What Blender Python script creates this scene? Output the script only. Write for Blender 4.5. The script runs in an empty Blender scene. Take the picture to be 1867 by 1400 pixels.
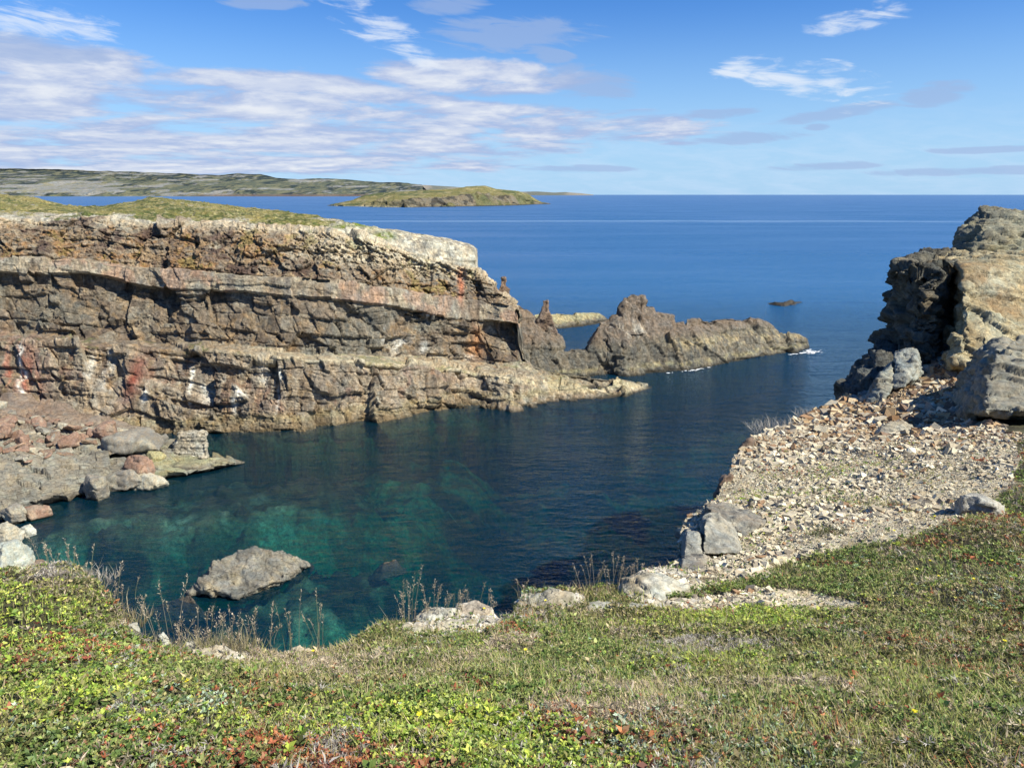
import bpy, bmesh, math, random
import numpy as np
from mathutils import Vector, Matrix
random.seed(4); RNG = np.random.default_rng(7)
scene = bpy.context.scene
COL = scene.collection
R = math.radians

# ------------------------------------------------------------------ camera
H = 22.0; F = 1348.0; PITCH = math.atan(345 / F)
SP, CP = math.sin(PITCH), math.cos(PITCH)
cam = bpy.data.cameras.new('camera'); cam.lens = 26; cam.sensor_width = 36
cam.clip_start = 0.1; cam.clip_end = 120000
co = bpy.data.objects.new('camera', cam); COL.objects.link(co)
co.location = (0, 0, H); co.rotation_euler = (math.pi / 2 - PITCH, 0, 0)
scene.camera = co
scene.view_settings.view_transform = 'Standard'; scene.view_settings.look = 'None'
scene.view_settings.exposure = 0.80; scene.view_settings.gamma = 1
scene.cycles.max_bounces = 8; scene.cycles.transparent_max_bounces = 12

# ------------------------------------------------------------------ sun
SUN_AZ = R(117)      # clockwise from +Y (view direction): right and behind the camera
SUN_EL = R(47)
sd = Vector((math.sin(SUN_AZ) * math.cos(SUN_EL), math.cos(SUN_AZ) * math.cos(SUN_EL), math.sin(SUN_EL)))
sun = bpy.data.lights.new('sun', 'SUN'); sun.energy = 5.0; sun.angle = R(0.53); sun.color = (1, .94, .82)
so = bpy.data.objects.new('sun', sun); COL.objects.link(so)
so.rotation_euler = sd.to_track_quat('Z', 'Y').to_euler(); so.location = (30, -30, 60)

# ------------------------------------------------------------------ node helpers
class NT:
    def __init__(s, tree): s.t = tree; tree.nodes.clear()
    def n(s, typ, **kw):
        o = s.t.nodes.new(typ)
        for k, v in kw.items(): setattr(o, k, v)
        return o
    def put(s, sock, v):
        if isinstance(v, bpy.types.NodeSocket): s.t.links.new(v, sock)
        elif v is not None: sock.default_value = v
    def m(s, op, a, b=None, c=None, clamp=False):
        o = s.n('ShaderNodeMath', operation=op, use_clamp=clamp)
        for i, x in enumerate((a, b, c)):
            if x is not None: s.put(o.inputs[i], x)
        return o.outputs[0]
    def noise(s, vec, scale, detail=4, rough=.55, dist=0, out=0):
        o = s.n('ShaderNodeTexNoise'); s.put(o.inputs['Vector'], vec)
        o.inputs['Scale'].default_value = scale; o.inputs['Detail'].default_value = detail
        o.inputs['Roughness'].default_value = rough; o.inputs['Distortion'].default_value = dist
        return o.outputs[out]
    def mapr(s, v, a, b, c=0., d=1., smooth=False):
        o = s.n('ShaderNodeMapRange'); s.put(o.inputs[0], v)
        if smooth: o.interpolation_type = 'SMOOTHSTEP'
        for i, x in zip((1, 2, 3, 4), (a, b, c, d)): s.put(o.inputs[i], x)
        return o.outputs[0]
    def mix(s, f, a, b, blend='MIX'):
        o = s.n('ShaderNodeMix', data_type='RGBA', blend_type=blend)
        s.put(o.inputs[0], f); s.put(o.inputs[6], a); s.put(o.inputs[7], b)
        return o.outputs[2]
    def comb(s, x, y, z):
        o = s.n('ShaderNodeCombineXYZ')
        for i, v in enumerate((x, y, z)): s.put(o.inputs[i], v)
        return o.outputs[0]
    def scalev(s, vec, sc):
        o = s.n('ShaderNodeMapping'); s.put(o.inputs[0], vec); o.inputs['Scale'].default_value = sc
        return o.outputs[0]
def rgb(r, g, b): return (r, g, b, 1.0)

# ------------------------------------------------------------------ world: Nishita sky and cloud sheets
world = bpy.data.worlds.new('World'); scene.world = world; world.use_nodes = True
W = NT(world.node_tree)
tc = W.n('ShaderNodeTexCoord').outputs['Generated']
sky = W.n('ShaderNodeTexSky', sky_type='NISHITA', sun_disc=False, sun_elevation=SUN_EL, sun_rotation=SUN_AZ)
sky.air_density = 1.0; sky.dust_density = 0.25; sky.ozone_density = 2.5; sky.altitude = 20
hs = W.n('ShaderNodeHueSaturation'); W.put(hs.inputs['Color'], sky.outputs[0])
hs.inputs['Saturation'].default_value = 1.25
sep = W.n('ShaderNodeSeparateXYZ'); W.put(sep.inputs[0], tc)
X, Y, Z = sep.outputs
az = W.m('ARCTAN2', X, Y); el = W.m('ARCSINE', Z)
azd = W.m('MULTIPLY', az, 57.2958); eld = W.m('MULTIPLY', el, 57.2958)
zc = W.m('ADD', W.m('MAXIMUM', Z, 0.0), 0.075)
plane = W.comb(W.m('DIVIDE', X, zc), W.m('DIVIDE', Y, zc), 0.0)          # a cloud deck seen in perspective
n_big = W.noise(W.scalev(plane, (1.0, 1.0, 1)), 1.15, 7, .6, .1)
n_fine = W.noise(W.scalev(plane, (1.3, 0.9, 1)), 2.6, 7, .65, .5)
n_up = W.noise(W.scalev(W.comb(W.m('DIVIDE', X, zc), W.m('ADD', W.m('DIVIDE', Y, zc), .20), 0.0), (1.0, 1.0, 1)), 1.15, 7, .6, .1)
streak = W.noise(W.comb(W.m('MULTIPLY', azd, .18), W.m('MULTIPLY', W.m('ADD', eld, W.m('MULTIPLY', azd, .1)), .9), 0.0), 1.3, 6, .6, .8)
jit = W.noise(W.comb(W.m('MULTIPLY', azd, .16), W.m('MULTIPLY', eld, .55), 3.3), 1.0, 5, .6)
jx = W.m('MULTIPLY', W.m('SUBTRACT', jit, .5), 1.5)
def blob(a, e, ra, re, tilt=0.):
    da = W.m('SUBTRACT', azd, a); de = W.m('SUBTRACT', eld, e)
    if tilt: de = W.m('SUBTRACT', de, W.m('MULTIPLY', da, tilt))
    q = W.m('ADD', W.m('POWER', W.m('ABSOLUTE', W.m('DIVIDE', da, ra)), 2.), W.m('POWER', W.m('ABSOLUTE', W.m('DIVIDE', de, re)), 2.))
    return W.m('SUBTRACT', 1.0, q)
def union(lst):
    r = lst[0]
    for b in lst[1:]: r = W.m('MAXIMUM', r, b)
    return r
def ae(u, v):      # direction of a point of the photograph
    xc, yc = (u - 933.5) / F, (700 - v) / F
    x, y, z = xc, CP + yc * SP, -SP + yc * CP
    return math.degrees(math.atan2(x, y)), math.degrees(math.atan2(z, math.hypot(x, y)))
def B(u, v, du, dv, tilt=0.):
    a, e = ae(u, v); return blob(a, e, du / 24., dv / 24., tilt)
bank = union([B(40, 170, 560, 78, -.1), B(330, 215, 560, 75, -.06), B(560, 205, 330, 60, -.05), B(830, 225, 420, 36, -.03), B(1030, 235, 250, 38), B(880, 140, 200, 32, -.03), B(-50, 265, 900, 50), B(300, 270, 620, 40)])
light = W.m('MULTIPLY', union([B(-100, 240, 600, 80), B(150, 285, 900, 36)]), .5)
bn = W.noise(W.comb(W.m('MULTIPLY', azd, .08), W.m('MULTIPLY', W.m('LOGARITHM', W.m('ADD', W.m('MAXIMUM', eld, 0.), 2.5), 2.718), 3.4), 1.7), 1.5, 8, .6, .35)
bdens = W.m('ADD', W.m('ADD', W.m('MULTIPLY', W.m('ADD', W.m('MINIMUM', bank, .5), .06), 1.15), W.m('MULTIPLY', W.m('SUBTRACT', bn, .5), 3.3)), W.m('MULTIPLY', W.m('SUBTRACT', n_fine, .5), .45))
m_bank = W.mapr(bdens, .0, .62, 0., .95, True)
small_ = union([B(1370, 252, 105, 13, .03), B(1330, 207, 75, 11), B(1520, 207, 110, 13, .12), B(1490, 232, 25, 7), B(1710, 170, 60, 20, .1), B(1070, 150, 110, 30, -.1), B(940, 65, 160, 34), B(820, 10, 80, 16), B(1010, 103, 40, 14), B(1500, 304, 110, 8, .02), B(1780, 312, 190, 8, .01), B(1830, 272, 120, 6, .01), B(1060, 308, 130, 7), B(480, 5, 80, 14), B(60, 90, 120, 26, -.05)])
m_small = W.mapr(W.m('ADD', W.m('MULTIPLY', small_, .95), W.m('MULTIPLY', W.m('SUBTRACT', streak, .5), 2.6)), .1, .75, 0., .62, True)
wisp = union([B(690, 55, 130, 46, -.5), B(1345, 128, 60, 18), B(1480, 150, 160, 44, -.2), B(1570, 35, 95, 26, .1), B(60, 40, 130, 40), B(740, 100, 50, 20, -.5)])
m_wisp = W.mapr(W.m('ADD', W.m('MULTIPLY', wisp, .75), W.m('ADD', W.m('MULTIPLY', W.m('SUBTRACT', streak, .5), 2.6), W.m('MULTIPLY', W.m('SUBTRACT', n_fine, .52), 1.6))), .3, 1.1, 0., .7, True)
core = W.mapr(W.m('ADD', union([B(1345, 128, 52, 15), B(1420, 140, 80, 14, -.2)]), W.m('MULTIPLY', W.m('SUBTRACT', streak, .5), 3.)), .1, 1., 0., .8, True)
m_wisp = W.m('MAXIMUM', m_wisp, core)
lowhaze = W.m('MULTIPLY', W.mapr(eld, 1., 7., 1., 0., True), W.mapr(W.m('ADD', streak, W.m('MULTIPLY', n_fine, .4)), .5, .95, .0, .45, True))
shade = W.mapr(W.m('ADD', W.m('SUBTRACT', n_big, n_up), W.m('MULTIPLY', W.m('SUBTRACT', n_fine, .5), .35)), -.10, .13, 0., 1., True)
shade = W.m('ADD', W.m('MULTIPLY', shade, .45), W.m('MULTIPLY', W.mapr(bdens, .35, 1.15, 0., 1., True), .6))
bcol = W.mix(shade, rgb(3.7, 4.7, 7.3), rgb(7.9, 8.2, 8.8))
skyc = W.mix(1.0, hs.outputs[0], rgb(.66, .97, 1.42), 'MULTIPLY')
skyc = W.mix(W.mapr(eld, 0., 14., .85, 0., True), skyc, rgb(4.1, 6.5, 9.2))
c = W.mix(lowhaze, skyc, rgb(5.8, 7.4, 9.4))
c = W.mix(m_bank, c, bcol)
c = W.mix(m_small, c, rgb(3.4, 4.6, 7.2))
c = W.mix(m_wisp, c, rgb(8.0, 8.6, 9.4))
bg = W.n('ShaderNodeBackground'); W.put(bg.inputs[0], c); bg.inputs[1].default_value = 0.060
wo = W.n('ShaderNodeOutputWorld'); W.put(wo.inputs[0], bg.outputs[0])

# ------------------------------------------------------------------ picture geometry used while laying the place out
def P(u, v, t):
    u = np.asarray(u, float); v = np.asarray(v, float); t = np.asarray(t, float)
    xc, yc = (u - 933.5) / F, (700 - v) / F
    return np.stack(np.broadcast_arrays(xc * t, t * (CP + yc * SP), H + t * (-SP + yc * CP)), -1)
def TW(v, z=0.):
    yc = (700 - np.asarray(v, float)) / F
    return (H - z) / (SP - yc * CP)
def PZ(u, v, z=0.): return P(u, v, TW(v, z))
def proj(p):
    x, y, z = p[..., 0], p[..., 1], p[..., 2] - H
    t = y * CP - z * SP; yc = y * SP + z * CP
    return 933.5 + F * x / t, 700 - F * yc / t, t

# ------------------------------------------------------------------ numpy noise
def _h(ix, iy, iz, s):
    h = (ix.astype(np.int64) * 374761393 + iy.astype(np.int64) * 668265263 + iz.astype(np.int64) * 2147483647 + s * 1274126177) & 0xFFFFFFFF
    h = ((h ^ (h >> 13)) * 1274126177) & 0xFFFFFFFF
    h = ((h ^ (h >> 15)) * 2246822519) & 0xFFFFFFFF
    return (h ^ (h >> 16)) & 0xFFFFFFFF
def _r(ix, iy, iz, s): return _h(ix, iy, iz, s) / 4294967296.0
def vn(p, s=0):
    f = np.floor(p); w = p - f; w = w * w * w * (w * (w * 6 - 15) + 10); i = f.astype(np.int64)
    o = 0
    for a in (0, 1):
        wa = w[..., 0] if a else 1 - w[..., 0]
        for b in (0, 1):
            wb = w[..., 1] if b else 1 - w[..., 1]
            for c_ in (0, 1):
                wc = w[..., 2] if c_ else 1 - w[..., 2]
                o = o + wa * wb * wc * _r(i[..., 0] + a, i[..., 1] + b, i[..., 2] + c_, s)
    return o * 2 - 1
def fbm(p, sc, oct=5, s=0, g=.5):
    p = np.asarray(p) * np.asarray(sc); o = 0; a = 1.; n = 0
    for k in range(oct):
        o = o + a * vn(p * (2.03 ** k) + 17.3 * k, s + k); n += a; a *= g
    return o / n
def voro(p, sc, s=0):
    """nearest jittered cell: F1, F2, three random numbers of the cell, offset from its centre"""
    p = np.asarray(p) * np.asarray(sc); i = np.floor(p).astype(np.int64)
    N = p.shape[:-1]; d1 = np.full(N, 9.); d2 = np.full(N, 9.)
    ci = np.zeros(N + (3,), np.int64); off = np.zeros(N + (3,))
    for a in (-1, 0, 1):
        for b in (-1, 0, 1):
            for c_ in (-1, 0, 1):
                q = i + np.array((a, b, c_))
                j = np.stack([_r(q[..., 0], q[..., 1], q[..., 2], s + k) for k in (1, 2, 3)], -1)
                v = p - (q + .1 + .8 * j); d = np.sqrt((v * v).sum(-1))
                m = d < d1
                d2 = np.where(m, d1, np.minimum(d2, d)); d1 = np.where(m, d, d1)
                ci[m] = q[m]; off[m] = v[m]
    r = [_r(ci[..., 0], ci[..., 1], ci[..., 2], s + 10 + k) for k in range(5)]
    return d1, d2, r, off
def facets(p, sc, s=0, tilt=1.):
    d1, d2, r, off = voro(p, sc, s)
    g = (r[1] - .5) * off[..., 0] + (r[2] - .5) * off[..., 1] + (r[3] - .5) * off[..., 2]
    crack = np.clip((d2 - d1) / .1, 0, 1)
    return (r[0] - .5) + tilt * g * 1.6, crack, r
def joints(x, b, wx, th, s):
    """bedded and jointed blocks: offset, joint mask, random number of the block"""
    z0 = np.zeros_like(x); w = b / th; row = np.floor(w); o1 = _r(row.astype(np.int64), z0.astype(np.int64), z0.astype(np.int64), s); fr = w - row
    cut = .3 + .4 * o1; hi = fr > cut; row2 = row * 2 + hi; i0 = z0.astype(np.int64); ri = row2.astype(np.int64)
    u = x / (wx * (.6 + .8 * _r(ri, i0, i0, s + 1))) + 7 * _r(ri, i0, i0, s + 2); c0 = np.floor(u); fu = u - c0; cc = .25 + .5 * _r(ri, c0.astype(np.int64), i0, s + 3)
    col = (c0 * 2 + (fu > cc)).astype(np.int64); r = _r(ri, col, i0, s + 4); t1 = _r(ri, col, i0, s + 5) - .5; t2 = _r(ri, col, i0, s + 6) - .5
    eb = np.minimum(np.abs(fr - cut), np.minimum(fr, 1 - fr)) * th; eu = np.minimum(np.abs(fu - cc), np.minimum(fu, 1 - fu)) * wx
    j = np.minimum(np.clip(eb / (.035 * th + .02), 0, 1), np.clip(eu / (.05 * th + .02), 0, 1))
    return (r - .5) + t1 * (fr - .5) * 1.3 + t2 * (fu - .5) * 1.6, j, r
def sm(x, a, b): x = np.clip((x - a) / (b - a), 0, 1); return x * x * (3 - 2 * x)
def lerp(a, b, t): return a + (b - a) * t
def cmix(c, col, m): return c + (np.array(col) - c) * m[..., None]

# ------------------------------------------------------------------ mesh + tagging helpers
def mk_mesh(name, V, Fc, col=None, smooth=True, mat=None):
    me = bpy.data.meshes.new(name); V = np.asarray(V, np.float32).reshape(-1, 3); Fc = np.asarray(Fc, np.int32)
    k = Fc.shape[1]
    me.vertices.add(len(V)); me.vertices.foreach_set('co', V.ravel())
    me.loops.add(Fc.size); me.loops.foreach_set('vertex_index', Fc.ravel())
    me.polygons.add(len(Fc)); me.polygons.foreach_set('loop_start', np.arange(0, Fc.size, k, dtype=np.int32))
    me.polygons.foreach_set('use_smooth', np.full(len(Fc), smooth))
    me.update(calc_edges=True)
    if col is not None:
        a = me.color_attributes.new('Col', 'FLOAT_COLOR', 'POINT')
        c4 = np.ones((len(V), 4), np.float32); c4[:, :3] = np.clip(np.asarray(col).reshape(-1, 3), 0, 1)
        a.data.foreach_set('color', c4.ravel())
    if mat: me.materials.append(mat)
    return me
def link(name, me, label=None, cat=None, group=None, kind=None, parent=None):
    o = bpy.data.objects.new(name, me); COL.objects.link(o)
    tag(o, label, cat, group, kind)
    if parent: o.parent = parent
    return o
def tag(o, label=None, cat=None, group=None, kind=None):
    if label: o['label'] = label
    if cat: o['category'] = cat
    if group: o['group'] = group
    if kind: o['kind'] = kind
def grid_faces(nr, nc):
    i = np.arange(nr * nc).reshape(nr, nc)
    return np.stack([i[:-1, :-1], i[:-1, 1:], i[1:, 1:], i[1:, :-1]], -1).reshape(-1, 4)
def grid_normals(G):
    du = np.gradient(G, axis=1); dv = np.gradient(G, axis=0)
    n = np.cross(du, dv); l = np.linalg.norm(n, axis=-1, keepdims=True); return n / np.maximum(l, 1e-9)
def recenter(o):
    me = o.data; n = len(me.vertices); a = np.zeros(n * 3, np.float32); me.vertices.foreach_get('co', a); a = a.reshape(-1, 3)
    c = np.array([(a[:, 0].min() + a[:, 0].max()) / 2, (a[:, 1].min() + a[:, 1].max()) / 2, a[:, 2].min()])
    me.vertices.foreach_set('co', (a - c).ravel()); o.location = c; me.update()

# ------------------------------------------------------------------ materials
def rock_mat(name, sc=1.0, bump=.5, rough=.9, fine=1.0, var=.45, strata=0., hue=.75, streak=0.):
    m = bpy.data.materials.new(name); m.use_nodes = True; t = NT(m.node_tree)
    geo = t.n('ShaderNodeNewGeometry').outputs['Position']
    col = t.n('ShaderNodeVertexColor', layer_name='Col').outputs[0]
    v = t.scalev(geo, (sc, sc, sc))
    n1 = t.noise(v, 3.0, 8, .65); n2 = t.noise(v, 14.0, 6, .7)
    if strata:
        mp = t.n('ShaderNodeMapping'); t.put(mp.inputs[0], geo); mp.inputs['Rotation'].default_value = (R(-28), R(22), R(20)); mp.inputs['Scale'].default_value = (.5, .5, 7.)
        n3 = t.noise(mp.outputs[0], .8, 6, .6, .4); n1 = t.m('ADD', t.m('MULTIPLY', n1, 1 - strata), t.m('MULTIPLY', n3, strata))
    vo = t.n('ShaderNodeTexVoronoi', feature='DISTANCE_TO_EDGE'); 
    t.put(vo.inputs['Vector'], t.n('ShaderNodeVectorMath', operation='ADD').outputs[0])
    va = vo.inputs['Vector'].links[0].from_node; t.put(va.inputs[0], t.scalev(geo, (sc * .9, sc * .9, sc * 1.7)))
    nz = t.n('ShaderNodeTexNoise'); t.put(nz.inputs['Vector'], v); nz.inputs['Scale'].default_value = 1.2; t.put(va.inputs[1], nz.outputs[1])
    vo.inputs['Scale'].default_value = 1.6
    crack = t.mapr(vo.outputs[0], 0., .02, 0., 1.)
    f1 = t.mapr(n1, .25, .75, 1 - var, 1 + var); f2 = t.mapr(n2, .3, .7, 1 - var * .6 * fine, 1 + var * .6 * fine)
    f = t.m('MULTIPLY', f1, f2)
    if streak: f = t.m('MULTIPLY', f, t.mapr(t.noise(t.scalev(geo, (2.6, 2.6, .32)), 1., 6, .65, .3), .32, .68, 1 - streak, 1 + streak))
    f = t.m('MULTIPLY', f, t.mapr(crack, 0, 1, .62, 1.))
    hn = t.mapr(t.noise(t.scalev(geo, (sc, sc, sc * .6)), 1.1, 7, .7), .36, .64, 0., 1.)
    tint = t.mix(hn, rgb(1.10, .98, .76), rgb(.80, .92, .96)); col = t.mix(hue, col, tint, 'MULTIPLY')
    cc = t.n('ShaderNodeVectorMath', operation='SCALE'); t.put(cc.inputs[0], col); t.put(cc.inputs['Scale'], f)
    b = t.n('ShaderNodeBump'); b.inputs['Strength'].default_value = bump; b.inputs['Distance'].default_value = .25 / sc
    h = t.m('ADD', t.m('ADD', n1, t.m('MULTIPLY', n2, .35)), t.m('MULTIPLY', crack, .25))
    t.put(b.inputs['Height'], h)
    pr = t.n('ShaderNodeBsdfPrincipled'); t.put(pr.inputs['Base Color'], cc.outputs[0]); pr.inputs['Roughness'].default_value = rough
    pr.inputs['Specular IOR Level'].default_value = .25; t.put(pr.inputs['Normal'], b.outputs[0])
    o = t.n('ShaderNodeOutputMaterial'); t.put(o.inputs[0], pr.outputs[0]); return m
M_cliff = rock_mat('cliff_rock', .9, .85, var=.55, fine=1.3, streak=.38)
M_rock = rock_mat('boulder_rock', 3.0, .55)
M_strata = rock_mat('bedded_rock', .9, .8, strata=.5)
M_gold = rock_mat('lichen_rock', 1.4, .8, var=.5, hue=1.)
M_far = rock_mat('far_land', .012, .9, var=.35)
M_isle = rock_mat('island_land', .09, .9, var=.35)
M_soil = rock_mat('soil', 9.0, .6)
M_stone = rock_mat('scree_stone', 9.0, .4, var=.3, hue=.4)
def leaf_mat(name, trans=.25, rough=.55):
    m = bpy.data.materials.new(name); m.use_nodes = True; t = NT(m.node_tree)
    col = t.n('ShaderNodeVertexColor', layer_name='Col').outputs[0]
    pr = t.n('ShaderNodeBsdfPrincipled'); t.put(pr.inputs['Base Color'], col); pr.inputs['Roughness'].default_value = rough
    pr.inputs['Specular IOR Level'].default_value = .3
    tr = t.n('ShaderNodeBsdfTranslucent'); t.put(tr.inputs[0], col)
    mx = t.n('ShaderNodeMixShader'); mx.inputs[0].default_value = trans; t.put(mx.inputs[1], pr.outputs[0]); t.put(mx.inputs[2], tr.outputs[0])
    o = t.n('ShaderNodeOutputMaterial'); t.put(o.inputs[0], mx.outputs[0]); return m
M_leaf = leaf_mat('leaves'); M_straw = leaf_mat('dry_grass', .2, .7)
def plain_mat(name, c, rough=.6):
    m = bpy.data.materials.new(name); m.use_nodes = True; t = NT(m.node_tree)
    n = t.noise(t.n('ShaderNodeTexCoord').outputs['Object'], 60, 3)
    pr = t.n('ShaderNodeBsdfPrincipled'); t.put(pr.inputs['Base Color'], t.mix(n, rgb(*[x * .8 for x in c]), rgb(*c))); pr.inputs['Roughness'].default_value = rough
    o = t.n('ShaderNodeOutputMaterial'); t.put(o.inputs[0], pr.outputs[0]); return m
M_petal = plain_mat('petal', (.85, .80, .03)); M_centre = plain_mat('flower_centre', (.8, .6, .02)); M_stem = plain_mat('stem', (.12, .17, .04))
M_foam = plain_mat('foam', (.8, .82, .82), .8)

# ------------------------------------------------------------------ water
def water_mat():
    m = bpy.data.materials.new('sea_water'); m.use_nodes = True; t = NT(m.node_tree)
    geo = t.n('ShaderNodeNewGeometry').outputs['Position']
    rot = t.n('ShaderNodeMapping'); t.put(rot.inputs[0], geo); rot.inputs['Rotation'].default_value = (0, 0, R(-14)); rot.inputs['Scale'].default_value = (.55, 1.25, 1)
    g = rot.outputs[0]
    a = t.noise(g, .9, 3, .6, .6); b_ = t.noise(g, 2.9, 4, .65, .4); c_ = t.noise(g, .11, 3, .5); 
    calm = t.mapr(t.noise(t.scalev(geo, (.006, .02, 1)), 1., 3, .5), .35, .65, .5, 1.15)
    h = t.m('ADD', t.m('ADD', t.m('MULTIPLY', a, .55), t.m('MULTIPLY', b_, .22)), t.m('MULTIPLY', c_, 1.6))
    s = t.n('ShaderNodeSeparateXYZ'); t.put(s.inputs[0], geo)
    open_ = t.mapr(s.outputs[1], 50, 120, .5, 1.25)
    bp = t.n('ShaderNodeBump'); t.put(bp.inputs['Strength'], t.m('MULTIPLY', t.m('MULTIPLY', open_, calm), .85)); bp.inputs['Distance'].default_value = 1.0
    t.put(bp.inputs['Height'], h)
    fr = t.n('ShaderNodeFresnel'); fr.inputs[0].default_value = 1.33; t.put(fr.inputs['Normal'], bp.outputs[0])
    # long pale current streak far out
    yy = t.m('ADD', t.m('ADD', s.outputs[1], t.m('MULTIPLY', t.noise(t.scalev(geo, (.004, .0, 0)), 1., 3), 90)), t.m('MULTIPLY', t.noise(t.scalev(geo, (.03, .03, 0)), 1., 2), 22))
    stk = t.m('MULTIPLY', t.mapr(t.m('ABSOLUTE', t.m('SUBTRACT', yy, 700)), 0, 30, .38, 0., True), t.mapr(t.m('ABSOLUTE', t.m('SUBTRACT', s.outputs[0], 60)), 250, 420, 1., .25, True))
    gl = t.n('ShaderNodeBsdfGlossy'); t.put(gl.inputs['Roughness'], t.mapr(s.outputs[1], 60, 300, .08, .28)); t.put(gl.inputs['Normal'], bp.outputs[0]); gl.inputs[0].default_value = rgb(.9, .95, 1)
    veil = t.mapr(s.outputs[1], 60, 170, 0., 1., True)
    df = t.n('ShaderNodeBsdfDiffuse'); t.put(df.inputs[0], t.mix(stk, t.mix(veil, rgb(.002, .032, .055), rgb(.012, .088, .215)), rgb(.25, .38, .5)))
    tr = t.n('ShaderNodeBsdfTransparent')
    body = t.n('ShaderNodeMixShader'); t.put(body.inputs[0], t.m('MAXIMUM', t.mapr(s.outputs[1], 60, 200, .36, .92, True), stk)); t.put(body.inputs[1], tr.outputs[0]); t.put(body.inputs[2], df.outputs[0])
    mx = t.n('ShaderNodeMixShader'); t.put(mx.inputs[0], t.m('MINIMUM', fr.outputs[0], t.mapr(s.outputs[1], 100, 400, .5, .48))); t.put(mx.inputs[1], body.outputs[0]); t.put(mx.inputs[2], gl.outputs[0])
    va = t.n('ShaderNodeVolumeAbsorption'); va.inputs[0].default_value = rgb(0.0, .775, .73); va.inputs[1].default_value = .34
    o = t.n('ShaderNodeOutputMaterial'); t.put(o.inputs[0], mx.outputs[0]); t.put(o.inputs[1], va.outputs[0]); return m
S = 60000
me = mk_mesh('sea', [(-S, -300, 0), (S, -300, 0), (S, S, 0), (-S, S, 0)], [(0, 1, 2, 3)], mat=water_mat())
link('sea', me, 'calm blue sea reaching from the rocky cove to the horizon', None, None, 'structure')

def inpoly(u, v, poly):
    ins = np.zeros(u.shape, bool); n = len(poly)
    for i in range(n):
        x1, y1 = poly[i]; x2, y2 = poly[(i + 1) % n]
        c_ = ((y1 > v) != (y2 > v)) & (u < (x2 - x1) * (v - y1) / ((y2 - y1) or 1e-9) + x1)
        ins ^= c_
    return ins
def dist_poly(x, y, pl):
    d = np.full(x.shape, 1e9)
    for (x1, y1), (x2, y2) in zip(pl[:-1], pl[1:]):
        dx, dy = x2 - x1, y2 - y1; tt = np.clip(((x - x1) * dx + (y - y1) * dy) / (dx * dx + dy * dy + 1e-9), 0, 1)
        d = np.minimum(d, np.hypot(x - x1 - tt * dx, y - y1 - tt * dy))
    return d

# seabed: sheet with a sand shoal, weed beds and deep channels
gx = np.concatenate([np.linspace(-80, -45, 30)[:-1], np.linspace(-45, 30, 330), np.linspace(30, 90, 60)[1:]])
gy = np.concatenate([np.linspace(10, 100, 380), np.linspace(100, 170, 60)[1:]])
XX, YY = np.meshgrid(gx, gy); p0 = np.stack([XX, YY, 0 * XX], -1)
uu, vv, _ = proj(p0)
wu = fbm(p0, .12, 5, 5); wv = fbm(p0, .12, 5, 9)
wu = wu + .45 * fbm(p0, .6, 5, 6); wv = wv + .35 * fbm(p0, .6, 5, 7); uj = uu + 60 * wu; vj = vv + 22 * wv
depth = 13 + 0 * XX
def shoal(poly, d, soft=14, jx=1.):
    global depth
    x = uu + 60 * wu * jx; y = vv + 22 * wv * jx; dd = np.where(inpoly(x, y, poly), 0, dist_poly(x, y, poly + [poly[0]]))
    w = 1 - sm(dd, 0, soft); depth = lerp(depth, d, w); return w
shelf = shoal([(-400, 800), (430, 790), (800, 750), (1180, 700), (1480, 640), (1300, 690), (1000, 800), (880, 850), (650, 990), (560, 1090), (300, 1110), (-400, 1200)], 9.5, 80)
shoal([(-400, 790), (450, 780), (760, 757), (870, 790), (740, 830), (600, 890), (400, 920), (150, 950), (-400, 960)], 5.2, 40)
s1 = shoal([(60, 950), (250, 935), (420, 918), (560, 892), (740, 838), (750, 850), (560, 915), (430, 945), (200, 975)], 1.9, 55)
s2 = shoal([(470, 1100), (540, 1060), (660, 1050), (665, 1075), (600, 1110), (580, 1160), (500, 1165)], 1.5, 34)
shoal([(560, 800), (800, 770), (860, 790), (650, 850)], 5., 50)
s4 = shoal([(930, 740), (1190, 705), (1440, 650), (1380, 690), (1180, 770), (1000, 780)], 7.5, 50)
for pl in ([(0, 930), (250, 890), (440, 860), (660, 860), (560, 900), (420, 925), (150, 965), (0, 980)], [(330, 1090), (560, 1010), (700, 985), (810, 1000), (700, 1050), (560, 1050), (470, 1110), (330, 1120)]):
    shoal(pl, .95, 24)
for _ in range(3):
    for ax in (0, 1): depth = np.apply_along_axis(lambda a: np.convolve(np.pad(a, 6, 'edge'), np.ones(13) / 13, 'valid'), ax, depth)
depth = np.maximum(depth + 1.2 * fbm(p0, .35, 5, 3) + .5 * fbm(p0, 1.4, 4, 13), .9)
wn0 = fbm(p0, .9, 3, 96); _fs, _fc, _ = facets(p0 + .4 * wn0[..., None], (.42, .6, 1), 95); depth = depth - np.clip(_fs, 0, 1) * 1.1 * sm(-depth, -7, -3) * _fc; depth = np.maximum(depth, .45)
weed = np.zeros_like(depth)
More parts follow.
